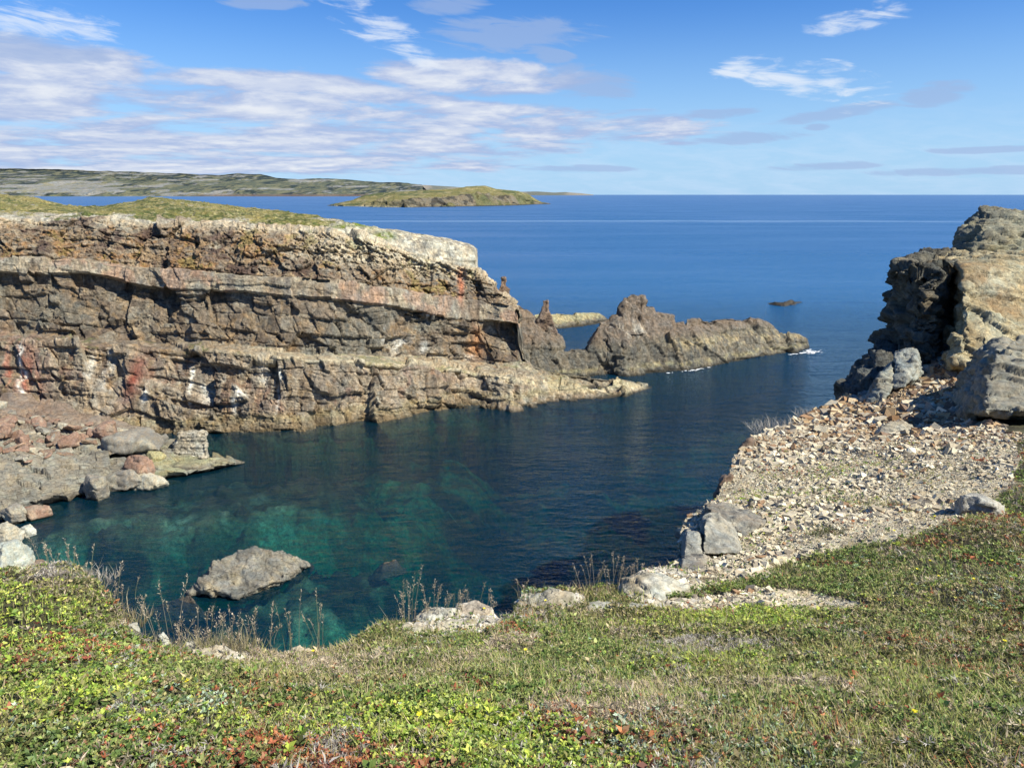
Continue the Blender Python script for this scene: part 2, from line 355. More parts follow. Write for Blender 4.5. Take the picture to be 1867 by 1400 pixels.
for pl, sf in (([(0, 925), (240, 885), (440, 850), (700, 850), (640, 885), (540, 900), (430, 915), (250, 925), (60, 960)], 16), ([(540, 1000), (700, 985), (850, 960), (900, 985), (740, 1050), (640, 1060), (560, 1050), (470, 1105), (330, 1125), (330, 1090)], 16), ([(380, 785), (800, 750), (1000, 735), (1200, 690), (1000, 748), (850, 765), (650, 800), (450, 830), (430, 850)], 10), ([(1080, 695), (1480, 640), (1300, 690), (1200, 705)], 8), ([(140, 960), (230, 970), (230, 985), (150, 985)], 12), ([(1380, 540), (1480, 540), (1480, 565), (1380, 565)], 8)):
    x = uu + 60 * wu; y = vv + 22 * wv; dd = np.where(inpoly(x, y, pl), 0, dist_poly(x, y, pl + [pl[0]])); weed = np.maximum(weed, 1 - sm(dd, 0, sf))
wn = fbm(p0, .8, 5, 31)
weed = np.clip(weed * (1.1 + .9 * wn), 0, 1)
weed = np.maximum(weed, .9 * sm(fbm(p0 * np.array((.6, 1.4, 1)), .3, 6, 77, .6), -.02, .18) * (1 - np.clip(s2 * .9 + .55 * s1, 0, 1)))
sand = cmix(np.zeros(XX.shape + (3,)) + np.array((.40, .38, .28)), (.15, .15, .09), sm(fbm(p0, .5, 4, 8), -.1, .3))
sand = cmix(sand, cmix(np.zeros(sand.shape) + np.array((.075, .055, .028)), (.025, .022, .012), sm(fbm(p0, 1.1, 4, 90), -.15, .2)), weed)
sb = p0.copy(); sb[..., 2] = -np.maximum(depth, .5) + weed * .25 * wn
me = mk_mesh('seabed', sb, grid_faces(*XX.shape), sand, mat=M_cliff)
link('seabed', me, 'shallow seabed with sand shoals and brown weed under clear water', None, None, 'structure')
me = mk_mesh('deep_seabed', [(-S, -300, -17), (S, -300, -17), (S, S, -17), (-S, S, -17)], [(0, 1, 2, 3)], np.full((4, 3), .03), mat=M_cliff)
link('deep_seabed', me, 'deep sea floor below the open water', None, None, 'structure')

# ------------------------------------------------------------------ lofted land forms
def loft(rows, us, nseg, warp=1.0):
    """rows: list of (u->world) arrays; nseg subdivisions between consecutive rows"""
    out = []
    for k in range(len(rows) - 1):
        tt = np.linspace(0, 1, nseg[k], endpoint=False)[:, None, None]
        out.append(rows[k][None] * (1 - tt) + rows[k + 1][None] * tt)
    out.append(rows[-1][None]); return np.concatenate(out, 0)
def I(u, pts):
    pts = np.array(pts, float); return np.interp(u, pts[:, 0], pts[:, 1])
BEDDIR = np.array((.10, .03, 1.0)); BEDDIR /= np.linalg.norm(BEDDIR)
def rock_disp(G, amp=1.0, s=0, bed=1.0):
    """angular, bedded rock relief: metres outward"""
    q = G + .22 * np.stack([fbm(G, .5, 3, s + 1), fbm(G, .5, 3, s + 2), fbm(G, .5, 3, s + 3)], -1)
    b = G @ BEDDIR; bq = b + .55 * fbm(G, (.18, .18, .25), 4, s + 4); xq = q[..., 0] * .96 + q[..., 1] * .28 + 1.3 * fbm(G, .32, 4, s + 14)
    e1, j1, k1 = joints(xq + .35 * bq, bq, 5.5, 2.7, s + 11); e2, j2, k2 = joints(xq - .25 * bq, bq, 1.9, 1.0, s + 12); e3, j3, k3 = joints(xq + .1 * bq, bq, .62, .36, s + 13)
    qa = np.stack([q[..., 0] + .25 * b, q[..., 1], bq], -1)
    f1, c1, r1 = facets(qa, (.16, .16, .14), s + 20, 1.5); f2, c2, r2 = facets(qa, (.7, .7, .6), s + 40); r3 = r2; c3 = j3
    m2 = sm(fbm(G, .22, 3, s + 6), -.02, .22); j2 = 1 - (1 - j2) * m2; j1 = 1 - (1 - j1) * sm(fbm(G, .3, 3, s + 16), -.25, .1)
    d = f1 * 1.15 + e1 * .8 + e2 * .30 * lerp(.1, 1., m2) + e3 * .13 * m2 + f2 * .42 * (1 - .7 * m2) + .35 * fbm(G, .12, 4, s + 7) + .05 * fbm(G, 2.6, 3, s + 8)
    d -= (1 - j1) * .17 + (1 - j2) * .06 * lerp(.3, 1, m2) + (1 - j3) * .05 * m2 + (1 - c2) * .06 * (1 - m2)
    return d * amp, (r1, r2, r3, c1, c2, c3, b)

# ---- the long cliff across the cove
us = np.concatenate([np.linspace(-500, 0, 120, endpoint=False), np.linspace(0, 1188, 1000)])
tw = TW(I(us, [(-500, 815), (0, 805), (280, 790), (400, 790), (500, 788), (600, 780), (700, 765), (760, 752), (830, 745), (870, 742), (910, 748), (950, 748), (1000, 738), (1050, 737), (1100, 727), (1150, 718), (1188, 706)]))
v1 = I(us, [(-500, 352), (-200, 352), (0, 355), (60, 362), (100, 372), (150, 378), (210, 372), (270, 362), (320, 364), (400, 374), (480, 383), (560, 394), (620, 402), (700, 417), (780, 428), (855, 443), (864, 449), (868, 490), (880, 500), (900, 514), (910, 532), (932, 549), (943, 558), (950, 610), (957, 655), (975, 672), (1000, 680), (1060, 688), (1100, 693), (1188, 704)])
v2 = I(us, [(-500, 372), (0, 376), (100, 388), (200, 390), (300, 383), (450, 392), (560, 399), (620, 406), (700, 421), (780, 433), (855, 449), (864, 455), (868, 491)])
v3 = I(us, [(-500, 396), (0, 396), (160, 398), (300, 402), (400, 408), (520, 416), (600, 424), (700, 447), (780, 468), (840, 484), (866, 492), (900, 520)])
v4 = I(us, [(-500, 468), (0, 470), (160, 474), (300, 492), (440, 505), (640, 520), (830, 544), (930, 562), (944, 568), (952, 650)])
_g = np.random.default_rng(3); blk = np.concatenate([np.linspace(a_, b_, n_) for a_, b_, n_ in zip(_g.uniform(-1, 1, 80), _g.uniform(-1, 1, 80), _g.integers(9, 70, 80))])[:len(us)]; v4 = v4 + 2.2 * blk * (us < 900)
v5 = (3.6 * np.roll(blk, 23) * (us < 900)) + I(us, [(-500, 492), (0, 494), (160, 500), (230, 512), (300, 528), (440, 530), (640, 546), (830, 578), (930, 588), (944, 592), (953, 655)])
v7 = I(us, [(-500, 596), (0, 604), (200, 617), (400, 624), (560, 641), (720, 646), (850, 657), (900, 664), (1000, 678), (1060, 688), (1188, 705)])
v8 = I(us, [(-500, 612), (0, 620), (200, 632), (400, 638), (560, 655), (720, 660), (850, 672), (900, 684), (1000, 702), (1100, 712), (1188, 706)])
L = [v1, v2, v3, v3 + 4, v4, v5]
for a in range(1, 6): L[a] = np.maximum(L[a], L[a - 1] + .4)
v1, v2, v3, v3b, v4, v5 = L; v7 = np.maximum(v7, v5 + .5); v8 = np.maximum(v8, v7 + .3)
w = I(us, [(-500, 1), (860, 1), (940, .8), (950, .0), (1188, .0)])
t7 = tw + I(us, [(-500, 4.2), (600, 4.6), (800, 5.4), (900, 8), (1000, 8.5), (1060, 9), (1130, 5), (1188, .6)])
t8 = tw + I(us, [(-500, 1.6), (800, 1.8), (1000, 2.5), (1100, 1.8), (1188, .4)])
t5 = np.maximum(tw + 5.2, t7 + .2); t5 = lerp(t7 + .1, t5, sm(-us, -1060, -900))
und = I(us, [(-500, .35), (150, .4), (220, 1.5), (300, 1.5), (330, .5), (420, .45), (500, .3), (700, .5), (740, 1.5), (800, 1.3), (850, .7), (940, 1.3), (985, .3), (1030, .05), (1188, .01)])
t4 = t5 + .3 * w; t4b = t4 + 1.4 * w
t3 = t5 + I(us, [(-500, 6.5), (500, 6.5), (700, 6), (860, 5), (940, 2.5), (960, .3), (1188, .05)])
t2 = t3 + I(us, [(-500, 14), (400, 12), (560, 5), (700, 1.2), (864, .8), (940, .8), (960, .2), (1188, .05)])
t1 = t2 + I(us, [(-500, 34), (0, 32), (80, 26), (160, 30), (270, 28), (400, 20), (560, 12), (700, 5), (864, 2.5), (940, 1.6), (960, .3), (1188, .1)])
r1 = P(us, v1, t1); r2 = P(us, v2, t2); r3 = P(us, v3, t3)
back = I(us, [(-500, 20), (400, 16), (860, 7), (1000, 3.5), (1188, .5)])
ra = r1 + np.stack([0 * us, back, -.16 * back], -1); rb = ra + np.stack([0 * us, back * .5, -ra[:, 2] - 6], -1)
rw = P(us, 0 * us + 0, tw); rw = PZ(us, I(us, [(-500, 815), (0, 805), (280, 790), (400, 790), (500, 788), (600, 780), (700, 765), (760, 752), (830, 745), (870, 742), (910, 748), (950, 748), (1000, 738), (1050, 737), (1100, 727), (1150, 718), (1188, 706)]))
ru = rw + np.array((0, -.6, -2.)); rv = rw + np.array((0, -2.5, -9.))
rows = [rb, ra, r1, r2, r3, P(us, v3b, t3 - .4), P(us, v4 - 2 * w, t4b), P(us, v4, t4), P(us, v5, t5), P(us, v5 + 5 * w, t5 + und), P(us, v7, t7), P(us, v8, t8), rw, ru, rv]
G = loft(rows, us, [10, 20, 40, 34, 6, 95, 7, 26, 10, 100, 16, 145, 12, 8])
rowid = np.repeat(np.arange(14), [10, 20, 40, 34, 6, 95, 7, 26, 10, 100, 16, 145, 12, 8]); rowid = np.append(rowid, 14)[:, None] + 0 * G[..., 0]
# soften control lines
nrm = grid_normals(G)
if (nrm[400, 500] @ np.array((0, -1, 0))) < 0: nrm = -nrm
k = np.ones(9) / 9
for ax in (0, 1):
    for c_ in range(3): nrm[..., c_] = np.apply_along_axis(lambda a: np.convolve(np.pad(a, 4, 'edge'), k, 'valid'), ax, nrm[..., c_])
_s = ((rowid == 5) * .75)[..., None]; nrm = nrm * (1 - _s) + np.array((.12, -1., .1)) * _s
nrm /= np.maximum(np.linalg.norm(nrm, axis=-1, keepdims=True), 1e-6)
d, (q1, q2, q3, c1, c2, c3, bedc) = rock_disp(G, 1.0, 100)
U, V, T = proj(G)
plat = (rowid < 4).astype(float)                       # plateau rows: turf, little relief
slope_mask = ((rowid >= 5) & (rowid <= 5)).astype(float)
edgefade = I(us, [(-500, 1), (930, 1), (950, .8), (1060, .7), (1130, .5), (1188, .15)])[None]
slab = ((rowid >= 6) & (rowid <= 8)).astype(float)
relief = np.where(plat > 0, .16, 1.0) * np.where(slab > 0, .28, 1.0) * edgefade
relief = relief * np.where(rowid == 3, 1.3, 1.) * np.where((rowid == 4) | (rowid == 5), .8, 1.)
relief = np.where((rowid == 10), lerp(.35, .85, sm(U, 860, 960)), relief); d = d + .45 * sm(U, 870, 960) * (rowid >= 10) * (1 - sm(U, 1120, 1180))
G2 = G + nrm * (d * relief)[..., None]
upz = (rowid == 5) * 1.; upz = upz * np.sin(np.clip((V - v3[None]) / (v4 - v3)[None], .06, 1) * 3.0) ** .5; qd = G @ np.array((.75, .2, .62)); rubb = 1.1 * (facets(G, (.33, .33, .5), 905)[0] + .2) + .42 * facets(G + .2 * fbm(G, 1., 2, 5)[..., None], (.7, .7, .7), 910)[0] + .26 * facets(G, (1.7, 1.7, 1.9), 920)[0] + .12 * facets(G, (4, 4, 4), 930)[0] + .10 * (np.abs((qd * 2.2 + fbm(G, .4, 3, 6) * 2) % 1. - .5) * 2)
G2 += nrm * (upz * edgefade * rubb * .75)[..., None]
# rubbly apron below the rim
rub = slope_mask * sm(U, 480, 620) * (1 - sm(V, 455 + (U - 600) * .12, 500 + (U - 600) * .1))
G2 += nrm * (rub * .5 * facets(G, (2.2, 2.2, 2.8), 900)[0])[..., None]
# colour
n_a = fbm(G2, .12, 5, 1); n_b = fbm(G2, .35, 5, 2); n_c = fbm(G2, (.9, .9, .25), 4, 3); n_d = fbm(G2, 1.6, 4, 4); n_v = fbm(G2, (1.6, .6, .12), 4, 12)
C = np.zeros(G.shape) + np.array((.195, .155, .115))
C = cmix(C, (.125, .095, .075), sm(q1[4] + .5 * n_b, .55, .9) * .75)
C = cmix(C, (.29, .25, .19), sm(q2[4] + .5 * n_a, .6, .95) * .8)
C = cmix(C, (.20, .135, .095), sm(n_a + .5 * n_c, .12, .4) * .4); C = cmix(C, (.095, .075, .06), sm(n_d + .6 * n_b, .08, .38) * .65); C = cmix(C, (.26, .18, .10), sm(-n_d + .6 * n_c, .15, .42) * .6)
C = cmix(C, (.20, .20, .17), sm(-n_a + .6 * n_b, .15, .5) * .5)
up = (rowid <= 5) & (rowid >= 4)
C = np.where(up[..., None], cmix(C, (.33, .18, .075), sm(n_b + .6 * n_d, .0, .35) * .65), C)
C = np.where(up[..., None], cmix(C, (.085, .055, .045), sm(-n_b + .4 * n_d, .08, .4) * (1 - sm(U, 560, 700)) * .9), C)
rimband = np.exp(-((V - v3[None]) / 13.) ** 2) * (rowid >= 3) * (rowid < 6)
C = cmix(C, (.50, .44, .33), np.clip(np.maximum(rimband * (.55 + .9 * n_b), rub * (.75 + .6 * n_d)), 0, .9))
C = np.where((slab > 0)[..., None], cmix(cmix(cmix(C, (.33, .29, .22), sm(n_c, -.5, .1) * .8), (.33, .20, .14), sm(n_b + .3 * q2[4], .2, .42) * .6), (.16, .14, .12), sm(n_v, .05, .35) * .6), C)
lower = (rowid >= 11) & (rowid < 13)
C = np.where(lower[..., None], cmix(C, (.37, .31, .235), (sm(n_v, -.3, .25) * .85)), C)
C = np.where(lower[..., None], cmix(cmix(C, (.30, .17, .12), sm(n_b + .5 * n_d - .1, .05, .4) * .45 * sm(-U, -950, -700)), (.15, .13, .11), sm(n_v + .5 * n_d, .02, .3) * .65 * sm(-U, -900, -600)), C)
C = cmix(C, (.36, .10, .06), np.exp(-((U - 25) / 45) ** 2 - ((V - 690) / 60) ** 2) * sm(n_v, -.3, .3) * .9)
C = cmix(C, (.45, .22, .10), np.exp(-((U - 868) / 12) ** 2 - ((V - 628) / 28) ** 2) * .9)
C = cmix(C, (.48, .17, .09), np.exp(-((U - 840) / 5) ** 2 - ((V - 520) / 28) ** 2) * .8)
C = cmix(C, (.20, .045, .03), np.exp(-((U - 245 + (V - 690) * .35) / 13) ** 2 - ((V - 690) / 42) ** 2) * .85)
C = cmix(C, (.46, .40, .28), np.maximum(np.exp(-((V - v8[None]) / 6) ** 2) * (rowid >= 10), (rowid == 10) * (.5 + n_d)) * sm(U, 250, 600) * .8)
led = (rowid >= 10) & (rowid <= 12)
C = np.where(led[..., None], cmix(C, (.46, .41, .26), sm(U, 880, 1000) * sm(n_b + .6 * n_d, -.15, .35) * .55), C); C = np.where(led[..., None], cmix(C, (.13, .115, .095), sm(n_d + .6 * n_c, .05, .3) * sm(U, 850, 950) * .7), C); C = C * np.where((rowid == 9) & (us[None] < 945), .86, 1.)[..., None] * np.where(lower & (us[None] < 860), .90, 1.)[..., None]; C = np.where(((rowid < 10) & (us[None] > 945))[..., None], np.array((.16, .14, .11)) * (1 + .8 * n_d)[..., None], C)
# bird droppings and salt streaks
for (su, sv0, sv1, sw) in ((507, 665, 765, 3.2), (433, 700, 762, 7), (262, 690, 740, 6), (38, 622, 730, 4), (30, 630, 700, 3), (195, 625, 720, 10), (370, 690, 740, 14), (165, 640, 700, 9), (730, 610, 650, 12), (700, 590, 640, 6), (770, 620, 650, 8), (340, 660, 740, 4), (475, 640, 700, 9), (860, 640, 662, 10), (780, 570, 600, 3)):
    wob = su + 5 * vn(np.stack([V * .05, 0 * V + su, 0 * V], -1), 5)
    m_ = np.exp(-((U - wob) / sw) ** 2) * sm(V, sv0, sv0 + 10) * (1 - sm(V, sv1 - 14, sv1)) * sm(n_v + .4 * n_d, -.35, .25)
    C = cmix(C, (.72, .70, .64), m_ * (.85 if sw < 8 else .5))
wet = sm(-G2[..., 2] + .35 * n_b, -.42, -.08)
C = cmix(C, (.035, .030, .022), wet * .92)
C = cmix(C, (.17, .13, .075), sm(-G2[..., 2] + .5 * n_b, -1.0, -.5) * (1 - sm(U, 850, 950)) * .6); C = cmix(C, (.30, .25, .10), np.exp(-((G2[..., 2] - 1.1 - .6 * n_b) / .35) ** 2) * .3)
pz = ((rowid >= 1) & (rowid <= 3)) * sm(-U, -800, -560); G2[..., 2] += pz * (.35 * fbm(G, .22, 4, 41) + .22 * np.maximum(fbm(G, .9, 4, 42), 0) + .12 * fbm(G, 2.5, 2, 43))
# turf and bare stone on the plateau
turf = cmix(np.zeros(G.shape) + np.array((.15, .145, .045)), (.23, .20, .075), sm(n_a + .4 * n_b, -.2, .3)); turf = cmix(turf, (.06, .08, .022), sm(-n_b - .5 * n_d, .02, .22) * .85); turf = cmix(turf, (.30, .26, .13), sm(n_d - .3 * n_b, .12, .3) * .7)
stone = cmix(np.zeros(G.shape) + np.array((.46, .42, .33)), (.26, .24, .20), sm(n_d, -.2, .3))
sk = sm(n_b + .5 * n_d + 1.1 * sm(U, 520, 720) - .35 + .9 * np.exp(-((V - v3[None]) / 5) ** 2), .05, .3)
C = np.where(((rowid < 4) & (rowid >= 0) & (us[None] < 945))[..., None], turf + (stone - turf) * sk[..., None], C)
gr = np.exp(-((U - 700) / 18) ** 2 - ((V - 431) / 7) ** 2) + np.exp(-((U - 640) / 40) ** 2 - ((V - 414) / 6) ** 2)
C = cmix(C, (.13, .17, .03), np.clip(gr * 1.3, 0, 1) * sm(n_d, -.5, 0))
C = cmix(C, (.13, .14, .04), sm(n_b + n_d * .5, .28, .4) * ((rowid == 5) | (rowid == 10)) * .45)
me = mk_mesh('cliff', G2, grid_faces(*G.shape[:2])[:, ::-1], C, mat=M_cliff)
link('cliff', me, 'long banded brown sea cliff with a grassy top across the cove', None, None, 'structure')

# ---- generic lofted islet: rows of (v, t) given against u
def islet(name, us, skyl, front, tback, tsky, bands, colfn, label, cat, seed, amp, mid=(), nseg=(14, 26, 30, 50, 8), wfix=None):
    tw = TW(front); rw = PZ(us, front); r1 = P(us, skyl, tw + tsky)
    rb = np.stack([r1[:, 0] * 1., r1[:, 1] + tback, 0 * us - 4], -1); ra = r1 * .5 + rb * .5; ra[:, 2] = r1[:, 2] * .55
    rm = P(us, bands, tw + tsky * .55); rm2 = P(us, bands + 2.5, tw + tsky * .40)
    G = loft([rb, ra, r1, rm, rm2, rw, rw + np.array((0, -1., -5.))], us, [14, 12, 30, 6, 60, 8])
    n = grid_normals(G)
    if n[G.shape[0] * 3 // 4, G.shape[1] // 2] @ np.array((0, -1, 0)) < 0: n = -n
    e = np.minimum(1, np.minimum(np.arange(len(us)), np.arange(len(us))[::-1]) / 18.)[None]
    d, info = rock_disp(G, amp, seed); G = G + n * (d * e)[..., None]
    C = colfn(G, info); me = mk_mesh(name, G, grid_faces(*G.shape[:2])[:, ::-1], C, mat=M_cliff)
    o = link(name, me, label, cat); return o
def ridge_col(G, info):
    q1, q2, q3, c1, c2, c3, b = info; U, V, T = proj(G); nb = fbm(G, .35, 5, 2); nd = fbm(G, 1.6, 4, 4); nv = fbm(G, (1.6, .6, .15), 4, 12)
    C = np.zeros(G.shape) + np.array((.125, .115, .095)); C = cmix(C, (.075, .072, .064), sm(q1[4] + .5 * nb, .5, .9) * .8); C = cmix(C, (.18, .155, .115), sm(nv, -.1, .4) * .6)
    z = G[..., 2]; C = cmix(C, (.17, .13, .10), sm(z, 3.2, 4.6) * .7)
    C = cmix(C, (.40, .33, .19), np.exp(-((z - 3.3 - .4 * nb + (U - 1200) * .004) / .75) ** 2) * sm(U, 1180, 1260) * sm(nd + .5 * nb, -.3, .2) * .55)
    C = cmix(C, (.50, .47, .40), np.exp(-((U - 1150) / 30) ** 2 - ((V - 600) / 12) ** 2) * sm(nv, -.2, .3) * .8)
    C = cmix(C, (.36, .32, .17), np.exp(-((z - .8 - .3 * nb) / .28) ** 2) * .45 * sm(nd, -.3, .2))
    C = cmix(C, (.03, .027, .02), sm(-z + .3 * nb, -.45, -.1) * .9); return C
u2 = np.linspace(880, 1476, 520)
islet('sea_stack', u2,
      I(u2, [(880, 592), (905, 578), (925, 560), (945, 556), (967, 570), (985, 590), (1008, 604), (1020, 614), (1028, 640), (1070, 638), (1085, 603), (1092, 588), (1111, 583), (1131, 558), (1145, 539), (1173, 537), (1180, 556), (1192, 558), (1197, 568), (1228, 577), (1231, 589), (1248, 590), (1252, 582), (1273, 579), (1320, 580), (1384, 585), (1401, 592), (1418, 602), (1428, 611), (1460, 616), (1470, 618), (1476, 632)]),
      I(u2, [(880, 698), (1000, 691), (1106, 684), (1139, 686), (1206, 679), (1267, 673), (1312, 664), (1390, 650), (1440, 643), (1476, 634)]),
      I(u2, [(880, 4), (1000, 3), (1100, 5), (1300, 7), (1440, 4), (1476, .6)]), I(u2, [(880, 5), (1000, 3.5), (1028, 3.), (1072, 3.), (1150, 6), (1300, 4.5), (1420, 3.5), (1476, .3)]),
      I(u2, [(880, 610), (950, 600), (1000, 630), (1028, 645), (1072, 640), (1092, 600), (1234, 600), (1306, 605), (1390, 612), (1425, 620), (1476, 633)]), ridge_col,
      'jagged brown rock ridge with a blunt peak running out from the cliff into the sea', 'sea stack', 300, .58)
u3 = np.linspace(975, 1112, 120)
islet('rock_ledge', u3, I(u3, [(975, 574), (1030, 571), (1080, 573), (1100, 577), (1112, 586)]), I(u3, [(975, 604), (1030, 599), (1060, 595), (1095, 589), (1112, 587)]),
      4 + 0 * u3, 2.5 + 0 * u3, I(u3, [(975, 585), (1112, 587)]), lambda G, i: cmix(ridge_col(G, i), (.36, .32, .18), sm(G[..., 2], .6, 1.2) * .7),
      'low pale rock ledge behind the tidal pool between cliff and ridge', 'rock', 340, .3)
u4 = np.linspace(1400, 1466, 90)
islet('reef', u4, I(u4, [(1400, 554), (1412, 551), (1425, 554), (1438, 549), (1450, 549), (1466, 551.5)]), I(u4, [(1400, 555), (1415, 557), (1430, 558.5), (1450, 555), (1466, 552)]),
      1.5 + 0 * u4, 1.2 + 0 * u4, I(u4, [(1400, 554.5), (1430, 556), (1466, 551.8)]), lambda G, i: np.zeros(G.shape) + np.array((.05, .043, .035)) * (1 + .5 * fbm(G, 1.2, 3, 3))[..., None],
      'small dark reef just breaking the surface out at sea', 'reef', 360, .3)

# ---- layered shore platform under the cliff at the left
u5 = np.concatenate([np.linspace(-500, 0, 90, endpoint=False), np.linspace(0, 446, 400)])
fr = I(u5, [(-500, 960), (0, 940), (60, 925), (110, 912), (160, 893), (205, 880), (245, 884), (270, 882), (300, 872), (350, 862), (400, 853), (446, 844)])
bk = I(u5, [(-500, 745), (0, 752), (60, 765), (150, 782), (230, 795), (290, 802), (330, 812), (380, 828), (446, 841)])
zb = I(u5, [(-500, 5.0), (0, 3.6), (100, 2.4), (200, 1.5), (300, .9), (380, .6), (446, .1)])
m1 = lerp(fr, bk, .30); zm = zb * .45 + .25 * (u5 < 430)
rw = PZ(u5, fr); rm = PZ(u5, m1, zm); rbk = PZ(u5, bk, zb)
rb2 = rbk + np.stack([0 * u5, I(u5, [(-500, 5), (200, 4), (300, .8), (446, .1)]), I(u5, [(-500, .5), (250, -.2), (300, -1.5), (446, -2)])], -1)
G = loft([rb2, rbk, rm, PZ(u5, fr - I(u5, [(-500, 5), (380, 4), (446, .3)]), I(u5, [(-500, .7), (400, .45), (446, .05)])), rw, rw + np.array((0, -1.2, -3.))], u5, [10, 130, 60, 12, 8])
n = grid_normals(G); n = n * np.sign(n[60, 200, 2])
b = G @ np.array((.05, .22, 1.)) + .25 * fbm(G, .3, 3, 8)
ter = (b * 2.6) % 1.; ter = ter - (b * 2.6) + (b * 2.6)
f1, cr1, qq1 = facets(G, (.35, .55, .9), 420); f2, cr2, qq2 = facets(G, (.9, 1.6, 2.), 440)
e = I(u5, [(-500, 1), (380, 1), (446, .15)])[None]
G[..., 2] += e * (.50 * f1 + .22 * f2 - .10 * (1 - cr1) + .55 * (sm((b * 1.3) % 1., .35, .65) - ((b * 1.3) % 1.)) + .28 * (sm((b * 3.7) % 1., .3, .7) - ((b * 3.7) % 1.)))
nb = fbm(G, .4, 5, 2); nd = fbm(G, (1., 3., 3.), 4, 4); U, V, T = proj(G)
C = np.zeros(G.shape) + np.array((.26, .24, .20)); C = cmix(C, (.16, .15, .13), sm(nb, -.1, .35) * .8); C = cmix(C, (.36, .34, .27), sm(nd, -.05, .35) * .7)
C = cmix(C, (.24, .14, .10), sm(-V, -800, -760) * .5)
C = cmix(C, (.38, .36, .18), np.exp(-((G[..., 2] - .7) / .25) ** 2) * sm(U, 230, 300) * .6)
C = cmix(C, (.04, .035, .025), sm(-G[..., 2] + .35 * nb, -.4, -.05) * .92)
me = mk_mesh('shore_platform', G, grid_faces(*G.shape[:2]), C * .82, mat=rock_mat('platform_rock', 1.1, 1., strata=.55))
link('shore_platform', me, 'layered grey rock platform at the foot of the cliff', None, None, 'structure')
SHORE = G

# ------------------------------------------------------------------ rocks: convex blocks -> voxel union -> relief
def hull_bm(sets):
    bm = bmesh.new()
    for pts in sets:
        vs = [bm.verts.new(p) for p in pts]
        r = bmesh.ops.convex_hull(bm, input=vs)
        bmesh.ops.delete(bm, geom=list({g for g in r['geom_interior'] + r['geom_unused'] if isinstance(g, bmesh.types.BMVert)}), context='VERTS')
    bmesh.ops.recalc_face_normals(bm, faces=bm.faces[:]); return bm
def rock(name, sets, voxel, colfn, label, cat='rock', group=None, amp=.1, seed=1, fs=2.0, mat=None, bedn=None, parent=None, jt=.6):
    bm = hull_bm(sets); me0 = bpy.data.meshes.new('tmp'); bm.to_mesh(me0); bm.free()
    ob = bpy.data.objects.new('tmp', me0); COL.objects.link(ob)
    md = ob.modifiers.new('r', 'REMESH'); md.mode = 'VOXEL'; md.voxel_size = voxel
    dg = bpy.context.evaluated_depsgraph_get(); ev = ob.evaluated_get(dg); me = bpy.data.meshes.new_from_object(ev)
    bpy.data.objects.remove(ob); bpy.data.meshes.remove(me0)
    n = len(me.vertices); a = np.zeros(n * 3, np.float32); me.vertices.foreach_get('co', a); a = a.reshape(-1, 3).astype(float)
    nn = np.zeros(n * 3, np.float32); me.vertices.foreach_get('normal', nn); nn = nn.reshape(-1, 3)
    wp = a + (.35 / fs) * np.stack([fbm(a, fs * .8, 3, seed + i) for i in range(3)], -1)
    f1, c1, r1 = facets(wp, np.array((1, 1, 1.5)) * fs * .6, seed + 5); f2, c2, r2 = facets(wp, np.array((1, 1, 1.8)) * fs * 1.7, seed + 9)
    d = amp * (1.0 * f1 + .5 * f2 - .30 * (1 - c1) - .14 * (1 - c2) + .5 * fbm(a, fs * .5, 4, seed) + .2 * fbm(a, fs * 4, 3, seed + 3))
    ja, jm, jr = joints(wp[:, 0] * .75 + wp[:, 1] * .66 + .2 * wp[:, 2], wp[:, 2] + .12 * wp[:, 0], 1.9 / fs, 1.0 / fs, seed + 2); jb, jn, _ = joints(wp[:, 0] * .75 + wp[:, 1] * .66 - .3 * wp[:, 2], wp[:, 2] + .12 * wp[:, 0], .7 / fs, .36 / fs, seed + 3)
    d += amp * jt * (1.1 * ja + .45 * jb - .4 * (1 - jm) - .18 * (1 - jn))
    if bedn is not None:
        b = a @ np.array(bedn) + .1 * fbm(a, fs * .3, 3, seed + 4); d += amp * .8 * (np.abs((b * fs * .9) % 1. - .5) * 2 - .5) + amp * .35 * (np.abs((b * fs * 2.7) % 1. - .5) * 2 - .5)
    a2 = a + nn * d[:, None]; me.vertices.foreach_set('co', a2.astype(np.float32).ravel())
    ca = me.color_attributes.new('Col', 'FLOAT_COLOR', 'POINT'); c4 = np.ones((n, 4), np.float32); c4[:, :3] = np.clip(colfn(a2, seed, fs), 0, 1); ca.data.foreach_set('color', c4.ravel())
    me.polygons.foreach_set('use_smooth', np.ones(len(me.polygons), bool)); me.materials.clear(); me.materials.append(mat or M_rock); me.name = name; me.update()
    o = link(name, me, label, cat, group, None, parent)
    if not parent: recenter(o)
    return o
def pal(base, alt, alt2, k=.6, k2=.5):
    def f(a, seed, fs):
        C = np.zeros(a.shape) + np.array(base); C = cmix(C, alt, sm(fbm(a, fs * .6, 5, seed + 1), -.05, .35) * k); C = cmix(C, alt2, sm(fbm(a, fs * 1.4, 4, seed + 2), .02, .35) * k2)
        return C * (1 + .25 * fbm(a, fs * 5, 3, seed + 6))[:, None]
    return f
def wetfoot(f, z=.4):
    def g(a, seed, fs):
        C = f(a, seed, fs); return cmix(C, (.035, .03, .02), sm(-a[:, 2] + .2 * fbm(a, 1.5, 3, seed), -z, -z + .3) * .92)
    return g
GREY = pal((.22, .20, .17), (.14, .13, .115), (.34, .32, .25)); BROWN = pal((.18, .13, .10), (.10, .075, .06), (.27, .19, .12))
GOLD = pal((.33, .275, .175), (.24, .15, .08), (.43, .40, .29), .8, .7); DARKG = pal((.17, .165, .14), (.11, .105, .095), (.25, .24, .19)); CREAM = pal((.36, .33, .26), (.26, .23, .18), (.46, .43, .36))
